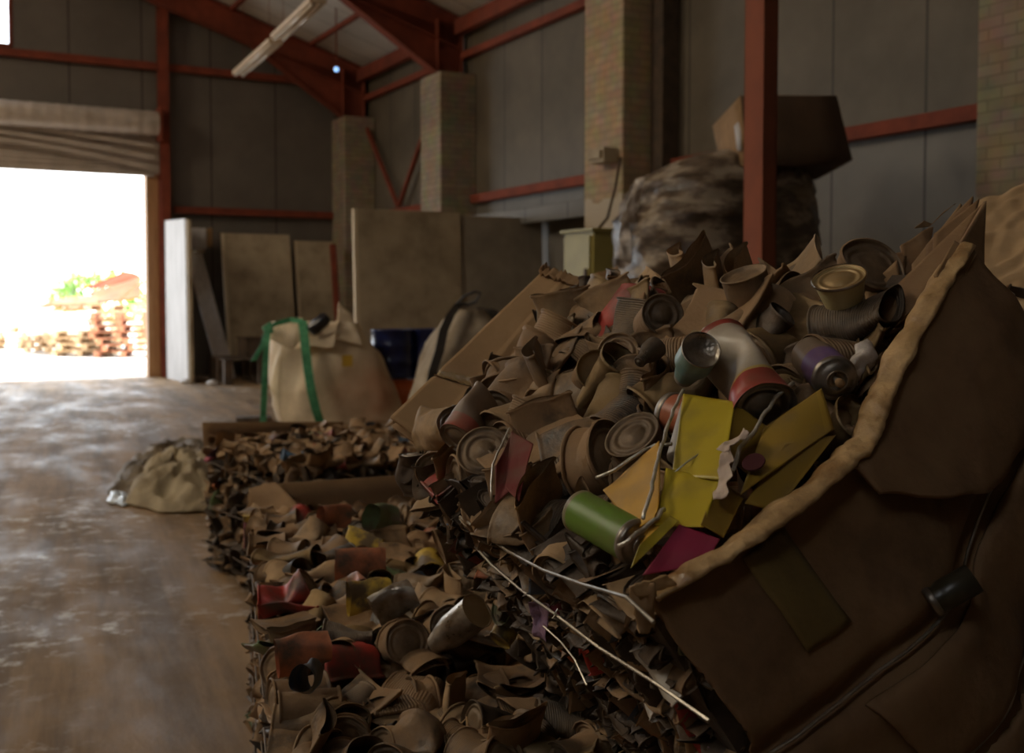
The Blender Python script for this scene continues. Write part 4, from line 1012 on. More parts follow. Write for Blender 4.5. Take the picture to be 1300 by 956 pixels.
sheet('folded_layer', [(1143, 312, 1.80), (1150, 362, 1.76), (1172, 345, 1.76), (1182, 292, 1.82)], cardw, seed=10, amp=.02, freq=14)
for k, q in enumerate(([(1168, 300), (1196, 272), (1215, 258), (1200, 268)], [(1160, 290), (1178, 288), (1182, 284), (1172, 280)])):
    patch('paper_wisp', [P(x, y, 1.8) for x, y in q], cardb, root, 8, 4, .01, 40, 30 + k, .001)
# far left: flattened carton leaning on the bale
cart = empty('flattened_carton', P(600, 470, 2.2)); tag(cart, 'long flattened brown carton leaning up the far left side of the tilted bale', 'cardboard')
cq = [P(496, 530, 2.12), P(588, 600, 2.02), P(742, 368, 2.42), P(690, 345, 2.52)]
def crt(s, t):
    e = .06 * 0
    p = cq[0].lerp(cq[3], s).lerp(cq[1].lerp(cq[2], s), t)
    n1 = (cq[3] - cq[0]).cross(cq[1] - cq[0]).normalized()
    if n1.z < 0: n1 = -n1
    return p + n1 * (.004 * mn.noise(p * 8) - .012 * math.exp(-((s - .27 - .12 * t) / .02) ** 2) + .006 * math.exp(-((t - .52) / .03) ** 2))
grid('carton_face', crt, 60, 24, cardb, cart, .007)
n1 = (cq[3] - cq[0]).cross(cq[1] - cq[0]).normalized(); n1 = n1 if n1.z > 0 else -n1
grid('packing_tape', lambda s, t: crt(.25 + .035 * s + .12 * t, t * .85) + n1 * (.006 + .004 * ridge(V((s * 3, t * 9, 0)), 1.3)), 6, 30, tape, cart, .001)
grid('carton_end_flap', lambda s, t: crt(.955 + .05 * s, .03 + .9 * t) + n1 * .008 + V((0, 0, .012 * ridge(V((t * 9, 0, 0)), 1))), 5, 20, cardd, cart, .005)
grid('carton_back', lambda s, t: crt(.01 + .98 * s, t) - n1 * .03, 20, 10, cardd, cart, .005)
b = MB(); b.tube([P(690, 350, 2.5), P(688, 340, 2.5), P(692, 334, 2.5), P(695, 348, 2.5)], .005, 5); b.build('torn_corner', cardd, cart)
# straps and wires on the tilted bale
def wire(pts, r=.0022, name='binding_wire'): 
    b = MB(); b.tube(pts, r, 6); b.build(name, wire_m, root)
def facept(b_, h, lift=.025): return S(0, b_, -h) + Fn * lift
w0 = [P(*q) for q in ((584, 656, 1.74), (610, 675, 1.64), (645, 700, 1.52), (690, 724, 1.40), (740, 742, 1.29), (795, 758, 1.17), (830, 790, 1.10))]
wire(w0)
w1 = [P(*q) for q in ((596, 686, 1.80), (625, 718, 1.68), (660, 748, 1.57), (705, 780, 1.45), (760, 822, 1.34), (830, 866, 1.22), (900, 915, 1.14))]
wire(w1)
wire([P(*q) for q in ((690, 795, 1.47), (712, 815, 1.44), (730, 838, 1.40), (745, 870, 1.36))], .0014, 'loose_wire')
b = MB(); q = P(707, 782, 1.445)
b.tube([q + V((.010 * math.cos(t * 1.7), 0, .009 * math.sin(t * 1.7))) + V((.0022 * t, 0, 0)) for t in range(9)], .002, 5); b.build('wire_knot', wire_m, root)
for w in (.24, .44):
    wire([side(a, w, .020) for a in [(-.02 + i * .045) for i in range(24)]], .0022)
# small glass jar poking out between the cardboard sheets
root2 = empty('jam_jar', P(1190, 762, 1.30)); tag(root2, 'small dark glass jar poking through the torn cardboard side at lower right', 'jar')
b = MB(); b.lathe(P(1182, 765, 1.335), P(1222, 742, 1.33) - P(1182, 765, 1.335), [(0, 0), (.017, 0), (.018, .004), (.018, .006), (.016, .010), (.019, .018), (.019, .06), (0, .06)], 20)
b.build('glass', mat('dark_glass', (.03, .025, .015), (.05, .04, .02), 8, .35), root2, smooth=True)
b = MB(); b.lathe(P(1181, 766, 1.335), P(1222, 742, 1.33) - P(1182, 765, 1.335), [(0, -.001), (.019, -.001), (.0195, .004), (.018, .008)], 20); b.build('lid', dome_m, root2, smooth=True)
# bale with tan paper at the right edge behind
root = empty('paper_covered_bale', (1.4, 2.6, .84)); tag(root, 'bale under crinkled tan paper at the far right behind the tilted bale', 'bale')
def pt(s, t):
    p = P(1236, 430, 2.05).lerp(P(1480, 360, 2.1), s).lerp(P(1240, 262, 2.6).lerp(P(1470, 225, 2.7), s), t)
    p = p + V((0, 0, .05 * math.sin(math.pi * s * .8) * t + .012 * ridge(V((s * 2 + t * 1.4, t * 5 - s * 2, 0)), 1.6) + .008 * mn.noise(V((s * 12, t * 12, 3))))); return p
paper = mat('crinkled_tan_paper', (.33, .21, .105), (.44, .29, .15), 6, .75, 0, .4, 25)
grid('paper_sheet', pt, 60, 50, paper, root, .003)
b = MB(); b.box((1.42, 2.55, 1.13), (.78, .8, 0)[:1] + (0, 0), (0, .72, 0), (0, 0, .54)); b.build('pressed_core', core, root)
st = Stuff()
for k in range(160):
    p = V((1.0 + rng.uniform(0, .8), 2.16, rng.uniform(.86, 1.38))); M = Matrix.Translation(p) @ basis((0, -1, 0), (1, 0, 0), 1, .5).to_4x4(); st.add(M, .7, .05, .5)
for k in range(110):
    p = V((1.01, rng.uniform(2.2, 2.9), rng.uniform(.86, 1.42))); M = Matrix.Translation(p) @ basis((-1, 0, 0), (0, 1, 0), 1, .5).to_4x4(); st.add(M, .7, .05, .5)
st.build('pressed_cans', root)
filmw = mat('clear_wrap_film', (.35, .30, .25), (.55, .50, .44), 14, .25, 0, .9, 25, rough2=.5)
patch('wrap_film', [P(1243, 345, 2.0), P(1290, 372, 1.98), P(1290, 425, 1.96), P(1246, 405, 1.98)], filmw, root, amp=.03, freq=9, th=.002, seed=3)
patch('wrap_film', [P(1246, 395, 1.97), P(1340, 400, 1.95), P(1345, 440, 1.93), P(1270, 410, 1.95)], cardb, root, amp=.03, freq=9, th=.003, seed=5)
# near right bale carrying cardboard to the frame edge
def rb(s, t):
    p = P(1215, 425, 1.66).lerp(P(1520, 330, 1.75), s); q = P(1300, 900, 1.62).lerp(P(1560, 800, 1.7), s)
    p = p.lerp(q, t); g = .012 * ridge(p, 5) + .02 * mn.noise(p * 4); return p + V((-.3, -.9, 0)) * g
grid('rear_cardboard', rb, 40, 50, cardw, TB, .005)
# ------------------------------------------------------------------ cans on the tilted bale
LM = []   # landmarks (pixel x, y, radius kept free)
def keep(px, py, r): LM.append((px, py, r))
def on_axis(px1, py1, px2, py2, h1=.03, h2=.03): return on(px1, py1, h1), on(px2, py2, h2)
def uvmat(name, bands, rough=.4, metal=0, dirt=.35, ax=1):
    """printed tin: colour bands along the can (v of the UV map), scuffed by dust"""
    m = bpy.data.materials.new(name); m.use_nodes = True; nt = m.node_tree; N = nt.nodes; L = nt.links; b = N['Principled BSDF']
    uvn = N.new('ShaderNodeUVMap'); sx = N.new('ShaderNodeSeparateXYZ'); L.new(uvn.outputs[0], sx.inputs[0])
    r = N.new('ShaderNodeValToRGB'); r.color_ramp.interpolation = 'CONSTANT'; e = r.color_ramp.elements
    e[0].position = bands[0][0]; e[0].color = (*bands[0][1], 1); e[1].position = bands[1][0]; e[1].color = (*bands[1][1], 1)
    for p_, c in bands[2:]: x = e.new(p_); x.color = (*c, 1)
    L.new(sx.outputs[ax], r.inputs[0])
    tc = N.new('ShaderNodeTexCoord'); n = N.new('ShaderNodeTexNoise'); n.inputs['Scale'].default_value = 22; n.inputs['Detail'].default_value = 8; L.new(tc.outputs['Object'], n.inputs['Vector'])
    mr = N.new('ShaderNodeMapRange'); mr.inputs['From Min'].default_value = .45; mr.inputs['From Max'].default_value = .75; mr.inputs['To Min'].default_value = dirt * .4; mr.inputs['To Max'].default_value = min(1, dirt * 2)
    L.new(n.outputs['Fac'], mr.inputs['Value']); mx = N.new('ShaderNodeMix'); mx.data_type = 'RGBA'
    L.new(mr.outputs[0], mx.inputs[0]); L.new(r.outputs[0], mx.inputs[6]); mx.inputs[7].default_value = (.15, .10, .06, 1); L.new(mx.outputs[2], b.inputs['Base Color'])
    b.inputs['Roughness'].default_value = rough; b.inputs['Metallic'].default_value = metal
    bp = N.new('ShaderNodeBump'); bp.inputs['Strength'].default_value = .25; bp.inputs['Distance'].default_value = .004; L.new(n.outputs['Fac'], bp.inputs['Height']); L.new(bp.outputs[0], b.inputs['Normal'])
    return m
def axis_obj(name, a, b_, label, cat):
    """empty at a with local z along a->b"""
    d = (b_ - a); z = d.normalized(); x = V((0, 0, 1)).cross(z); x = x.normalized() if x.length > .01 else V((1, 0, 0)); y = z.cross(x)
    root = empty(name, a); root.rotation_euler = Matrix((x, y, z)).transposed().to_euler(); tag(root, label, cat); return root, d.length
def local_lathe(name, prof, m, root, n=48, df=None, smooth=True):
    b = MB(); b.lathe((0, 0, 0), (0, 0, 1), prof, n); vs = [tuple(v) for v in b.v]
    L = max(z for r, z in prof) or 1
    uv = [((math.atan2(v[1], v[0]) / math.tau) % 1, v[2] / L) for v in vs]
    if df: vs = df(np.array(vs))
    return mesh(name, vs, b.f, m, root, smooth, uv=uv)
def dense(r, z0, z1, k=14): return [(r, z0 + (z1 - z0) * i / k) for i in range(k + 1)]
def spray(a, b_, r, body_m, label, nozzle=True, dent=.0, nz=None, seed=1, free=40):
    root, L = axis_obj('spray_can', a, b_, label, 'spray can')
    df = None
    if dent:
        d0 = Deform(r, L, flat=1 - dent, at=.35, width=.5, both=False, crumple=.003, seed=seed)
        def df(v): v = v.copy(); v[:, 2] -= L / 2; v = d0(v); v[:, 2] += L / 2; return v
    hb = L * .80
    local_lathe('body', [(0, .004), (r * .8, .002), (r * 1.02, 0), (r * 1.02, .002), (r, .004)] + dense(r, .006, hb - .002), body_m, root, df=df)
    local_lathe('shoulder', [(r * 1.0, hb - .003), (r * 1.035, hb - .002), (r * 1.04, hb + .001), (r * 1.0, hb + .003), (r * .97, hb + .008), (r * .88, hb + r * .24), (r * .72, hb + r * .38), (r * .54, hb + r * .46), (r * .46, hb + r * .48)], dome_m, root, df=df)
    cupz = hb + r * .48
    local_lathe('valve_cup', [(r * .46, cupz), (r * .50, cupz + .002), (r * .47, cupz + .004), (r * .40, cupz + .002), (r * .38, cupz - .003), (r * .18, cupz - .003), (r * .16, cupz + .004), (r * .08, cupz + .005), (0, cupz + .005)], silver, root)
    local_lathe('nozzle', [(r * .08, cupz), (r * .08, cupz + .010), (0, cupz + .010)] if not nozzle else [(r * .13, cupz + .002), (r * .13, cupz + .008), (r * .2, cupz + .009), (r * .2, cupz + .016), (r * .1, cupz + .018), (0, cupz + .018)], nz or white, root, n=20)
    return root
greenm = uvmat('green_spray_print', [(0, (.24, .20, .12)), (.05, (.10, .21, .015)), (.97, (.25, .25, .22))], .42, dirt=.28)
a, b_ = P(736, 649, 1.38), P(824, 698, 1.27)
spray(a, b_, .0275, greenm, 'green spray can with a grey shoulder lying at the low edge of the tilted bale'); keep(755, 665, 50); keep(800, 690, 52)
orgs = uvmat('orange_spray_print', [(0, (.40, .10, .04)), (.9, (.45, .12, .05))], .4, dirt=.3)
a, b_ = on(905, 556, .02), on(856, 543, .035)
spray(a, b_, .027, orgs, 'orange spray can with a silver end, lying beside the teal can', nozzle=False); keep(872, 545, 32)
purs = uvmat('purple_spray_print', [(0, (.14, .10, .07)), (.35, (.17, .12, .08)), (.50, (.10, .05, .17)), (.99, (.2, .2, .2))], .35, dirt=.3)
b_ = P(1067, 487, 1.42); a = b_ - V((-.02, -.98, -.18)) * .15
spray(a, b_, .0295, purs, 'purple banded spray can showing its round silver end near the torn rim', nz=cardb); keep(1055, 490, 52)
browns = uvmat('brown_spray_print', [(0, (.12, .08, .05)), (.9, (.15, .10, .06))], .5, dirt=.8)
a, b_ = P(632, 640, 1.86), P(632, 575, 1.80)
spray(a, b_, .031, browns, 'dusty brown spray can standing on end at the left corner of the tilted bale', nz=dusty[2], nozzle=False); keep(632, 600, 34)
a, b_ = P(600, 655, 1.90), P(606, 590, 1.84)
# white and red crushed can
wr = uvmat('white_red_can_print', [(0, (.34, .02, .015)), (.22, (.55, .38, .10)), (.245, (.45, .38, .29)), (.93, (.36, .035, .02)), (.99, (.25, .2, .15))], .38, dirt=.3)
def crushed(name, a, b_, r, m, label, cat='can', lidm=None, **k):
    root, L = axis_obj(name, a, b_, label, cat); d0 = Deform(r, L, **k)
    def df(v): v = np.array(v, float); v[:, 2] -= L / 2; v = d0(v); v[:, 2] += L / 2; return v
    local_lathe('body', [(r * 1.03, 0), (r * 1.03, .002)] + dense(r, .004, L - .004, 20) + [(r * 1.03, L - .002), (r * 1.03, L)], m, root, df=df)
    lp = [(1.03, 0), (.97, .0), (.96, -.004), (.84, -.004), (.82, -.002), (.70, -.002), (.68, -.0035), (.5, -.0035), (.48, -.002), (.001, -.002)]
    local_lathe('top_end', [(q[0] * r, L + q[1]) for q in lp], lidm or dome_m, root, df=df)
    local_lathe('bottom_end', [(q[0] * r, -q[1]) for q in lp], lidm or dome_m, root, df=df)
    return root
crushed('crushed_can', on(990, 555, .045), on(945, 480, .06), .042, wr, 'crushed white can with red bands at both ends, waist dented in', flat=.42, at=.5, width=.42, both=False, bend=.12, kink=.5, crumple=.003, seed=4); keep(962, 515, 50)
# teal can, round bottom facing the camera
teal = uvmat('teal_print', [(0, (.30, .27, .22)), (.12, (.13, .26, .24)), (.75, (.16, .30, .27))], .4, dirt=.3)
root, L = axis_obj('crushed_can', on(893, 522, .06), on(929, 524, .105) + V((0, -.03, .005)), 'teal can with a round concave grey end facing out, beside the white and red can', 'can')
r = .0265
local_lathe('body', [(r * .55, 0), (r * .8, L * .4)] + dense(r, L * .55, L, 5), teal, root)
local_lathe('round_end', [(r * 1.0, L - .002), (r * 1.05, L), (r * 1.0, L + .002), (r * .95, L - .001), (r * .6, L - .006), (0, L - .009)], silver, root)
keep(915, 525, 32)
a, b_ = on(868, 598, .02), on(900, 545, .05)
root, L = axis_obj('slim_tube', a, b_, 'slim pale grey metal tube between the orange spray can and the yellow tins', 'tube')
local_lathe('body', [(0, 0), (.013, 0), (.014, .004), (.014, L - .01), (.008, L), (0, L)], mat('pale_grey_tube', (.30, .28, .26), (.42, .40, .38), 8, .4), root, n=24); keep(882, 575, 20)
# ivory tin with ringed gold lid
ivory = mat('ivory_enamel', (.50, .43, .22), (.56, .48, .26), 8, .38, 0, .1, 40)
gold = mat('gold_ringed_lid', (.30, .20, .09), (.38, .26, .12), 12, .45, .4, .15, 50)
root, L = axis_obj('food_tin', P(1065, 352, 1.58) - V((-.30, -.40, .86)) * .055, P(1065, 352, 1.58), 'ivory food tin with a ringed gold lid on the upper ridge of the bale', 'tin')
r = .037
local_lathe('body', [(r * .62, 0)] + [(r * (.62 + .38 * (i / 8) ** .8), L * i / 8) for i in range(1, 9)], ivory, root)
local_lathe('lid', [(r * 1.0, L - .004), (r * 1.06, L - .003), (r * 1.06, L), (r * 1.0, L + .001), (r * .98, L - .004), (r * .86, L - .004), (r * .84, L - .002), (r * .72, L - .002), (r * .70, L - .0035), (r * .55, L - .0035), (r * .53, L - .002), (0, L - .002)], gold, root)
local_lathe('rim', [(r * 1.05, L - .003), (r * 1.09, L - .001), (r * 1.05, L + .0015)], silver, root); keep(1065, 360, 42)
# round can ends that catch the eye
def facing(px, py, h, r, label, m=None, dirv=(.0, -1, .35), L=.08, conc=True, lm=None):
    q = on(px, py, h); d = V(dirv).normalized()
    root, _ = axis_obj('round_can', q - d * L, q, label, 'can')
    local_lathe('body', dense(r, 0, L, 6), m or dusty[0], root, n=40)
    p = [(r, L - .002), (r * 1.05, L - .001), (r * 1.05, L + .001), (r * .97, L + .001), (r * .95, L - .003)]
    if conc: p += [(r * .7, L - .005), (r * .4, L - .006), (0, L - .006)]
    else: p += [(r * .82, L - .003), (r * .8, L - .001), (r * .65, L - .001), (r * .63, L - .003), (r * .45, L - .003), (r * .43, L - .001), (0, L - .001)]
    local_lathe('round_end', p, lm or ring, root, n=40); keep(px, py, r * F / q.y * .9); return root
facing(770, 489, .03, .034, 'round can with a plain shiny domed brown end, left of the middle of the heap', lm=dusty[3], dirv=(.1, -1, .35))
facing(852, 417, .03, .034, 'round can with a ringed brown end facing out, high in the middle of the heap', conc=False, dirv=(.1, -1, .3))
facing(790, 456, .015, .034, 'ringed can end just above the shiny domed one', conc=False, dirv=(-.3, -1, .5))
facing(815, 588 - 15, .03, .040, 'can with an oval ringed dusty lid facing up, left of the orange spray can', conc=False, dirv=(-.55, -.5, .8), L=.05)
facing(958, 374, .04, .037, 'can tipped so its dusty round lid shows as a thin oval below the ridge', conc=True, dirv=(-.35, -.25, .95), L=.06)
facing(617, 578, .01, .042, 'wide round tin end with grooved rings behind the standing brown spray can', conc=False, dirv=(-.2, -.8, .6), L=.06)
# yellow paint tins crushed into sheets
ylw = uvmat('yellow_tin_print', [(0, (.48, .36, .015)), (.9, (.50, .38, .02))], .35, dirt=.22)
amb = uvmat('amber_tin_print', [(0, (.50, .26, .012)), (.9, (.52, .28, .015))], .6, dirt=.25)
gdd = uvmat('old_gold_tin_print', [(0, (.30, .18, .015)), (.9, (.36, .22, .02))], .4, dirt=.35)
mag = uvmat('magenta_tin_print', [(0, (.26, .01, .05)), (.8, (.30, .012, .06)), (.82, (.48, .38, .02))], .35, dirt=.2)
def psheet(name, q, m, root, amp=.008, seed=0, freq=12, th=.0012, nu=24):
    return patch(name, [on(x, y, h) for x, y, h in q], m, root, nu, nu, amp, freq, seed, th, ridged=.6)
def seam(pts, root, r=.0020, name='seam'):
    P_ = [on(x, y, h) for x, y, h in pts]; Q = []
    for i in range(len(P_) - 1):
        for t in (0, .25, .5, .75): 
            q = P_[i].lerp(P_[i + 1], t); Q.append(q + V(mn.noise_vector(q * 60)) * .0022)
    Q.append(P_[-1]); b = MB(); b.tube(Q, r, 8); b.build(name, seam_m, root, smooth=True)
root = empty('crushed_paint_tin', on(880, 640, .03)); tag(root, 'crushed yellow rectangular paint tin with bright silver seams in the middle of the low edge', 'paint tin')
psheet('side_panel', [(868, 632, .035), (900, 556, .075), (962, 562, .07), (936, 640, .04)], ylw, root, .005, 1)
psheet('side_panel', [(938, 606, .035), (962, 562, .07), (988, 566, .03), (958, 612, .01)], gdd, root, .006, 2)
psheet('side_panel', [(846, 692, .035), (866, 628, .045), (934, 634, .04), (905, 688, .03)], ylw, root, .012, 3)
psheet('side_panel', [(905, 688, .028), (934, 634, .038), (950, 640, .01), (925, 690, .01)], gdd, root, .008, 4)
seam([(842, 700, .05), (852, 672, .052), (858, 642, .055), (868, 615, .062), (886, 585, .075), (903, 556, .082)], root, .0026)
seam([(868, 632, .036), (894, 622, .045), (915, 612, .05), (936, 600, .05)], root, .0012, 'crease')
root = empty('crushed_paint_tin', on(815, 640, .03)); tag(root, 'crushed amber yellow paint tin behind the green spray can', 'paint tin')
psheet('side_panel', [(776, 640, .025), (864, 604, .055), (852, 692, .045), (818, 694, .03)], amb, root, .014, 5, 9)
psheet('inner_panel', [(790, 662, .01), (862, 640, .035), (846, 705, .03), (816, 702, .015)], amb, root, .010, 6)
seam([(776, 637, .04), (800, 632, .045), (828, 618, .05), (856, 607, .055), (876, 602, .05)], root, .0024)
root = empty('crushed_paint_tin', on(850, 715, .03)); tag(root, 'flattened magenta and yellow tin under the silver seam, beside the torn rim', 'paint tin')
psheet('side_panel', [(812, 738, .02), (830, 722, .035), (872, 688, .04), (880, 690, .035)], ylw, root, .004, 7)
psheet('side_panel', [(822, 740, .012), (878, 690, .03), (925, 700, .02), (900, 722, .008)], uvmat('magenta_print', [(0, (.26, .01, .05)), (.8, (.30, .012, .06))], .35, dirt=.15), root, .005, 8)
seam([(806, 728, .04), (822, 724, .045), (842, 708, .045), (858, 694, .045), (866, 684, .045)], root, .0028)
root = empty('crushed_paint_tin', on(1005, 590, .03)); tag(root, 'crushed old gold paint tin with a maroon dot against the torn rim', 'paint tin')
psheet('side_panel', [(954, 652, .03), (990, 575, .045), (1064, 530, .05), (1072, 566, .03)], gdd, root, .008, 9, 8)
psheet('side_panel', [(956, 654, .02), (1012, 590, .035), (1070, 568, .02), (990, 655, .008)], gdd, root, .008, 10)
q = on(980, 628, .050); b = MB(); b.lathe(q, NT + V((.1, -.3, 0)), [(0, .002), (.014, .002), (.0145, 0)], 28); b.build('maroon_dot', mat('maroon_print', (.05, .004, .006), None, 4, .9), root)
seam([(952, 634, .045), (962, 608, .05), (978, 590, .05), (992, 572, .055), (1010, 552, .06), (1032, 532, .06)], root, .0028)
root = empty('torn_paper_scrap', on(945, 640, .05)); tag(root, 'twisted strip of torn white paper hanging over the yellow tins', 'paper')
for k, q in enumerate(([(930, 672, .04), (950, 668, .045), (958, 618, .055), (944, 612, .055)], [(938, 620, .055), (955, 624, .058), (980, 600, .06), (972, 592, .06)])):
    psheet('paper_strip', q, mat('dirty_white_paper', (.34, .25, .19), (.55, .44, .36), 10, .8, 0, .5, 60), root, .012, 40 + k, 40)
root = empty('plastic_bottle', on(1090, 440, .05)); tag(root, 'crumpled clear white plastic bottle squeezed beside the standing cardboard', 'bottle')
a, b_ = P(1083, 480, 1.47), P(1103, 438, 1.50)
L = (b_ - a).length
o = axis_obj('x', a, b_, 'x', 'x')
bpy.data.objects.remove(root); root = o[0]; root.name = 'plastic_bottle'; tag(root, 'crumpled clear white plastic bottle squeezed beside the standing cardboard', 'bottle')
d0 = Deform(.015, L, flat=.5, crumple=.006, seed=3, both=False, fq=40)
local_lathe('body', [(0, 0), (.013, 0)] + dense(.015, .003, L * .8, 12) + [(.007, L), (.0, L)], clearf, root, df=d0); keep(1092, 450, 20)
# red crushed pieces at the left
redt = uvmat('red_tin_print', [(0, (.15, .006, .006)), (.9, (.17, .007, .007))], .75, dirt=.3)
root = empty('crushed_paint_tin', on(665, 620, .03)); tag(root, 'folded dark red tin sheet left of the green spray can', 'paint tin')
psheet('side_panel', [(642, 660, .03), (652, 625, .05), (672, 578, .05), (665, 640, .03)], redt, root, .004, 13)
psheet('side_panel', [(655, 640, .03), (670, 580, .05), (696, 592, .045), (668, 650, .02)], redt, root, .005, 14)
seam([(640, 660, .035), (650, 628, .055), (662, 600, .055), (670, 580, .055)], root, .0016, 'edge_bead'); keep(668, 615, 26)
crushed('crushed_can', on(592, 575, .03), on(632, 530, .035), .034, uvmat('red_ended_print', [(0, (.32, .05, .03)), (.3, (.20, .13, .08))], .5, dirt=.5), 'dusty can with a worn red end at the left edge of the heap', flat=.5, at=.9, width=.8, both=False, crumple=.004, seed=12); keep(605, 560, 26)
# gold and dark open tins on the left
crushed('crushed_can', on(548, 560, .02), on(590, 558, .03), .035, dusty[4], 'large torn open brown can at the far left corner of the tilted bale', flat=.7, at=0, width=.5, both=False, crumple=.008, seed=15); keep(560, 560, 20)
crushed('crushed_can', P(560, 640, 1.93), P(550, 585, 1.93), .035, dusty[2], 'dark crushed can hanging at the left corner of the tilted bale', flat=.5, at=.5, width=.5, both=False, crumple=.008, seed=17)
crushed('crushed_can', P(590, 665, 1.9), P(585, 610, 1.9), .034, dusty[2], 'dark open can just right of the hanging one at the left corner', flat=.6, at=.2, width=.5, both=False, crumple=.006, seed=18)
crushed('crushed_can', P(535, 628, 1.96), P(528, 575, 1.96), .03, dusty[2], 'small dark torn can at the leftmost point of the tilted bale', flat=.5, at=.5, width=.5, both=False, crumple=.008, seed=19)
# gloss brown bottle neck
root, L = axis_obj('bottle_neck', on(850, 470, .045), on(830, 494, .05), 'ribbed grey tube neck with a pale threaded end in the middle of the heap', 'tube')
local_lathe('neck', [(.018, 0), (.018, L * .3), (.012, L * .6), (.0085, L * .7)] + [(.0085 + .0012 * (i % 2), L * (.72 + .04 * i)) for i in range(7)] + [(0, L)], dusty[5], root, n=24); keep(840, 480, 16)
# keep out zone for the yellow tins
for q in ((900, 600, 52), (845, 650, 50), (880, 690, 38), (1000, 600, 44), (930, 650, 40), (1030, 560, 30)): keep(*q)
REG = []
def region_words(a, b_):
    px, py = proj(S(a, b_))
    if a > .86: return 'on the tilted bale\'s top ridge'
    if b_ > .82: return 'beside the leaning carton'
    if a < .12: return 'at the tilted bale\'s low front edge'
    if b_ < .30 and a > .5: return 'by the standing cardboard layers'
    if b_ < .35: return 'just above the yellow tins'
    if a < .40: return 'on the tilted bale\'s lower slope'
    if a < .64: return 'in the tilted bale\'s middle'
    return 'on the tilted bale\'s upper slope'
KW = {'flattened': 'flattened dusty brown can', 'folded': 'folded dusty brown can', 'pinched': 'dusty brown can pinched shut at one end', 'ribbed': 'dusty can with fine ribs round it',
      'round': 'short dusty can still nearly round', 'shallow': 'shallow round dusty tin', 'tall': 'long narrow crushed dark can'}
n_t = 0
cells = []
for layer in range(2):
    na, nb = (13, 11) if layer == 0 else (10, 9)
    for i in range(na):
        for j in range(nb):
            a = (i + rng.uniform(.15, .85)) / na; b_ = (j + rng.uniform(.15, .85)) / nb
            cells.append((a, b_, layer))
for i in range(16): cells.append((rng.uniform(.97, 1.0), (i + rng.random()) / 16, 2))
TC = 0
WT = [i for i, v in enumerate(VAR) for _ in range({'flattened': 5, 'folded': 4, 'pinched': 4, 'ribbed': 2, 'tall': 3, 'round': 1, 'shallow': 1}[v[2]])]
Aax = (P(960, 330, 1.9) - P(700, 620, 1.7)).normalized()
for a, b_, layer in cells:
    h = -.045 + .022 * layer + rng.uniform(-.006, .010)
    if layer == 2: h = -.02
    b_ = min(.93, max(.12, b_)); a = max(.06, a)
    if a > .78 and b_ < .30:
        h -= .015
        if proj(S(a, b_))[0] > 1105: continue
    p = S(a, b_, h - (.03 if a > .85 else 0)); px, py = proj(p)
    if any((px - x) ** 2 + (py - y) ** 2 < (r_ + (14 if layer else 4)) ** 2 for x, y, r_ in LM): 
        if layer: continue
        p = S(a, b_, -.07)
    if TC >= 215 and layer == 1: continue
    vi = rng.choice(WT); kind = VAR[vi][2]
    al = Aax if rng.random() < .7 else V((1, .2, .1))
    tilt = .35
    if a > .84:
        al = V((1, -.5, .05)); tilt = .2
        if kind == 'tall': vi = 2; kind = 'flattened'
    if kind in ('round', 'shallow') : 
        R = basis((.2, -1, .6) if rng.random() < .5 else NT, Aax, .8, .4)
    else: R = basis(NT, al, .55, tilt)
    reg = region_words(a, b_); lab = KW[kind] + ' ' + reg
    col = None
    c_r = rng.random()
    if c_r < .03: col = rng.choice(('red', 'white', 'orange')); lab = 'crushed can with scuffed %s print %s' % (col, reg)
    place_can(vi, p, R, lab, 'crushed cans: ' + lab, col, rng.uniform(1.02, 1.32) * (.82 if a < .15 else 1)); TC += 1
# ------------------------------------------------------------------ cans on the level bales: largest in view are things, the rest is stuff
def inview(p):
    px, py = proj(p)
    if not (-20 < px < 1320 and -20 < py < 970): return False
    # hidden behind the tilted bale
    if px > 560 and py < 690 and p.y > 2.0: return False
    if px > 520 + (py - 590) * .62 and py > 590: return False
    return True
INDIV = [c for c in INDIV if not (c[3] == 'C' and c[4] > .5) and not (c[3] == 'B' and c[4] > .8 and c[5] > .6)]
cand = sorted([c for c in INDIV if inview(c[1])], key=lambda c: c[0])
NB = max(0, 296 - TC)
ind = cand[:NB]; ids = set(id(c) for c in ind)
def regB(r_, s, t):
    if r_ == 'B': return ('back ' if t < .4 else 'front ' if t > .75 else 'middle ') + ('left' if s < .4 else 'right') + ' of the nearer level bale'
    if r_ == 'C': return 'foot of the tilted bale'
    return 'the farther level bale'
for c in ind:
    _, p, R, r_, s, t = c; vi = rng.randrange(len(VAR)); kind = VAR[vi][2]; lab = KW[kind] + ' at ' + regB(r_, s, t); col = None
    if rng.random() < .07: col = rng.choice(('red', 'orange', 'yellow', 'pink', 'white', 'green')); lab = 'crushed can with scuffed %s print at %s' % (col, regB(r_, s, t))
    place_can(vi, p, R, lab, 'crushed cans: ' + lab, col, rng.uniform(.95, 1.2))
st = Stuff()
for c in INDIV:
    if id(c) in ids: continue
    st.add(Matrix.Translation(c[1]) @ c[2].to_4x4(), 1, .07, .05)
o = st.build('crushed_cans'); tag(o, 'countless small dusty crushed cans covering the tops of the level bales', 'cans', kind='stuff')
print('CANS tilted', TC, 'level', len(ind), 'stuff', len(INDIV) - len(ind))
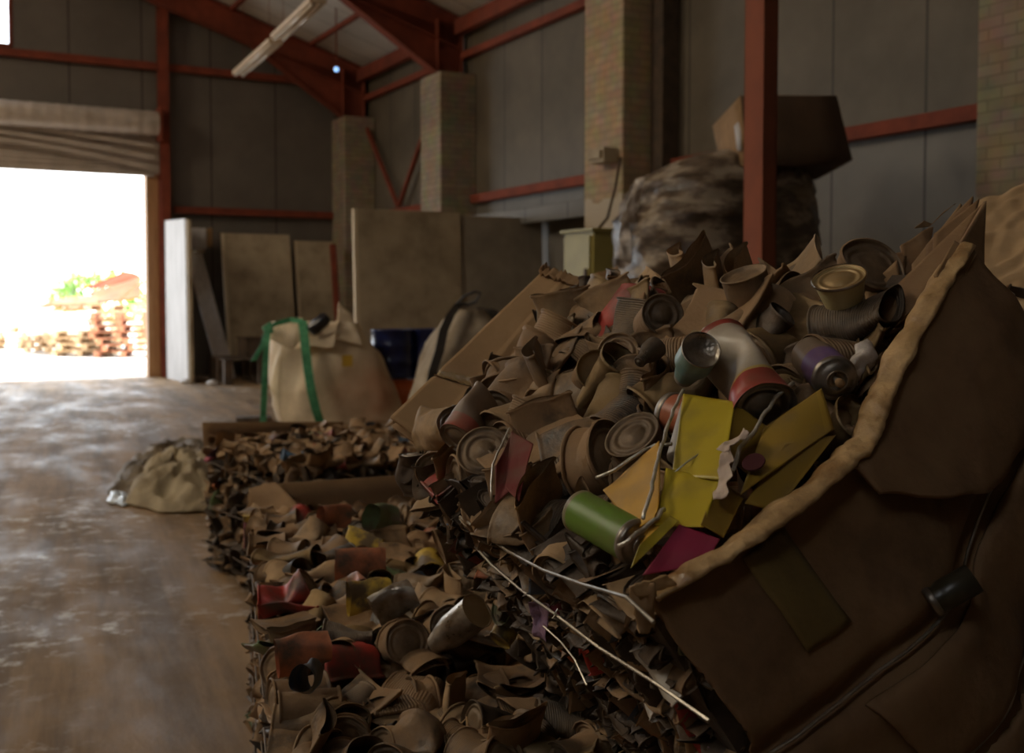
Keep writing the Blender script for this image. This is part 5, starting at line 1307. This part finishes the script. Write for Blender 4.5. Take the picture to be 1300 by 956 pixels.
# a few eye-catching ones on the level bale
def lvl(px, py, z): r = ray(px, py); t = (z - CAMH) / r.z; return V((0, 0, CAMH)) + r * t
q = lvl(575, 800, .72)
root, L = axis_obj('food_tin', q, q + V((.05, -.035, .05)), 'bright silver open food tin on the nearer level bale below the tilted bale', 'tin')
local_lathe('body', [(.02, -.06), (.028, -.03), (.034, 0), (.036, L)], silver, root); local_lathe('end', [(.036, L), (.038, L + .001), (.034, L - .003), (.02, L - .002), (0, L - .002)], gold, root)
q = lvl(425, 718, .70)
root, L = axis_obj('food_tin', q, q + V((.13, .02, .0)), 'upright orange pink printed tin lying across the left part of the nearer level bale', 'tin')
local_lathe('body', dense(.034, 0, L, 8), printed['orange'], root, df=Deform(.034, L, flat=.5, crumple=.004, both=True, seed=77)); 
q = lvl(465, 755, .72)
for (px, py, col, w) in ((468, 755, 'yellow', .03), (455, 745, 'orange', .024), (500, 765, 'silver', .03), (385, 828, 'orange', .03), (392, 858, 'blue', .022), (425, 655, 'orange', .028), (485, 660, 'green', .04)):
    q = lvl(px, py, .71); d = V((rng.uniform(-1, 1), rng.uniform(-1, .3), rng.uniform(0, .5))).normalized() * .1
    root, L = axis_obj('crushed_can', q - d / 2, q + d / 2, 'brightly %s crushed can showing among the dusty ones on the nearer level bale' % (col if col != 'silver' else 'bare silver'), 'can', )
    root['group'] = 'bright crushed cans, %s' % col
    local_lathe('body', dense(w, 0, L, 10), silver if col == 'silver' else printed[col], root, df=Deform(w, L, flat=.45, crumple=.006, both=False, at=.8, width=.8, seed=int(px)))
root = empty('printed_carton', oB); tag(root, 'small pink and yellow printed carton on the back left corner of the nearer level bale', 'carton')
q = lvl(325, 700, .62)
b = MB(); b.box(oB + dyB * .06 - dxB * .035 + V((0, 0, .585)), dxB * .03, dyB * .10, (0, 0, .10)); b.build('side', printed['pink'], root)
b = MB(); b.box(oB + dyB * .06 - dxB * .037 + V((0, 0, .648)), dxB * .03, dyB * .10, (0, 0, .02)); b.build('top_band', printed['yellow'], root)
b = MB(); q = P(672, 788, 1.58)
root = empty('plastic_bag_scrap', q); tag(root, 'crumpled lilac plastic scrap caught in the wires of the tilted bale', 'plastic scrap')
patch('film', [P(670, 765, 1.56), P(695, 770, 1.54), P(690, 818, 1.55), P(676, 808, 1.57)], mat('lilac_film', (.16, .09, .15), (.30, .19, .28), 16, .4, 0, .8, 60), root, 10, 14, .02, 26, th=.001)
# ------------------------------------------------------------------ light
wd = bpy.data.worlds.new('world'); SC.world = wd; wd.use_nodes = True
bg = wd.node_tree.nodes['Background']; bg.inputs[0].default_value = (.86, .93, 1.0, 1); bg.inputs[1].default_value = 6.0
def portal(c, xd, yd, sx, sy, name):
    l = bpy.data.lights.new(name, 'AREA'); l.shape = 'RECTANGLE'; l.size = sx; l.size_y = sy; l.cycles.is_portal = True
    o = bpy.data.objects.new(name, l); COL.objects.link(o); xd, yd = V(xd).normalized(), V(yd).normalized(); z = xd.cross(yd)
    M = Matrix((xd, yd, z)).transposed().to_4x4(); M.translation = c; o.matrix_world = M; return o
portal(W(UB + .2, (DV0 + DV1) / 2, 1.75), -W(0, 1, 0) * -1, (0, 0, 1), DV1 - DV0, 3.5, 'portal_door') 
portal(W(UB + .2, .43, 6.25), W(0, 1, 0), (0, 0, 1), 2.06, 1.7, 'portal_window')
for s0, s1 in LAMP_BAYS:
    o = portal(W((s0 + s1) / 2, -6.25, roofz(-6.25) - .03), W(1, 0, 0), W(0, 1, SL).normalized(), s1 - s0, 4.5 / math.cos(math.atan(SL)), 'unseen_roof_lamp')
    o.data.cycles.is_portal = False; o.data.energy = (16 if s0 < 0 else 230 if s0 < 9 else 380); o.data.color = (1, .78, .48)  # warm lamps added in the unseen bays; weak one behind the camera is fill
for o in COL.objects:
    if o.type == 'LIGHT':   # a portal looks along its own -z: turn it into the hall
        inward = (W(6, 0, 2) - V(o.location)); z = o.matrix_world.to_3x3().col[2]
        if (-z).dot(inward) < 0: o.matrix_world = o.matrix_world @ Matrix.Rotation(math.pi, 4, 'X')
sun = bpy.data.lights.new('sun', 'SUN'); sun.energy = 8; sun.angle = .01; sun.color = (1, .93, .82)
so = bpy.data.objects.new('sun', sun); COL.objects.link(so); so.rotation_euler = V(W(.55, -.35, -.75)).to_track_quat('-Z', 'Y').to_euler()
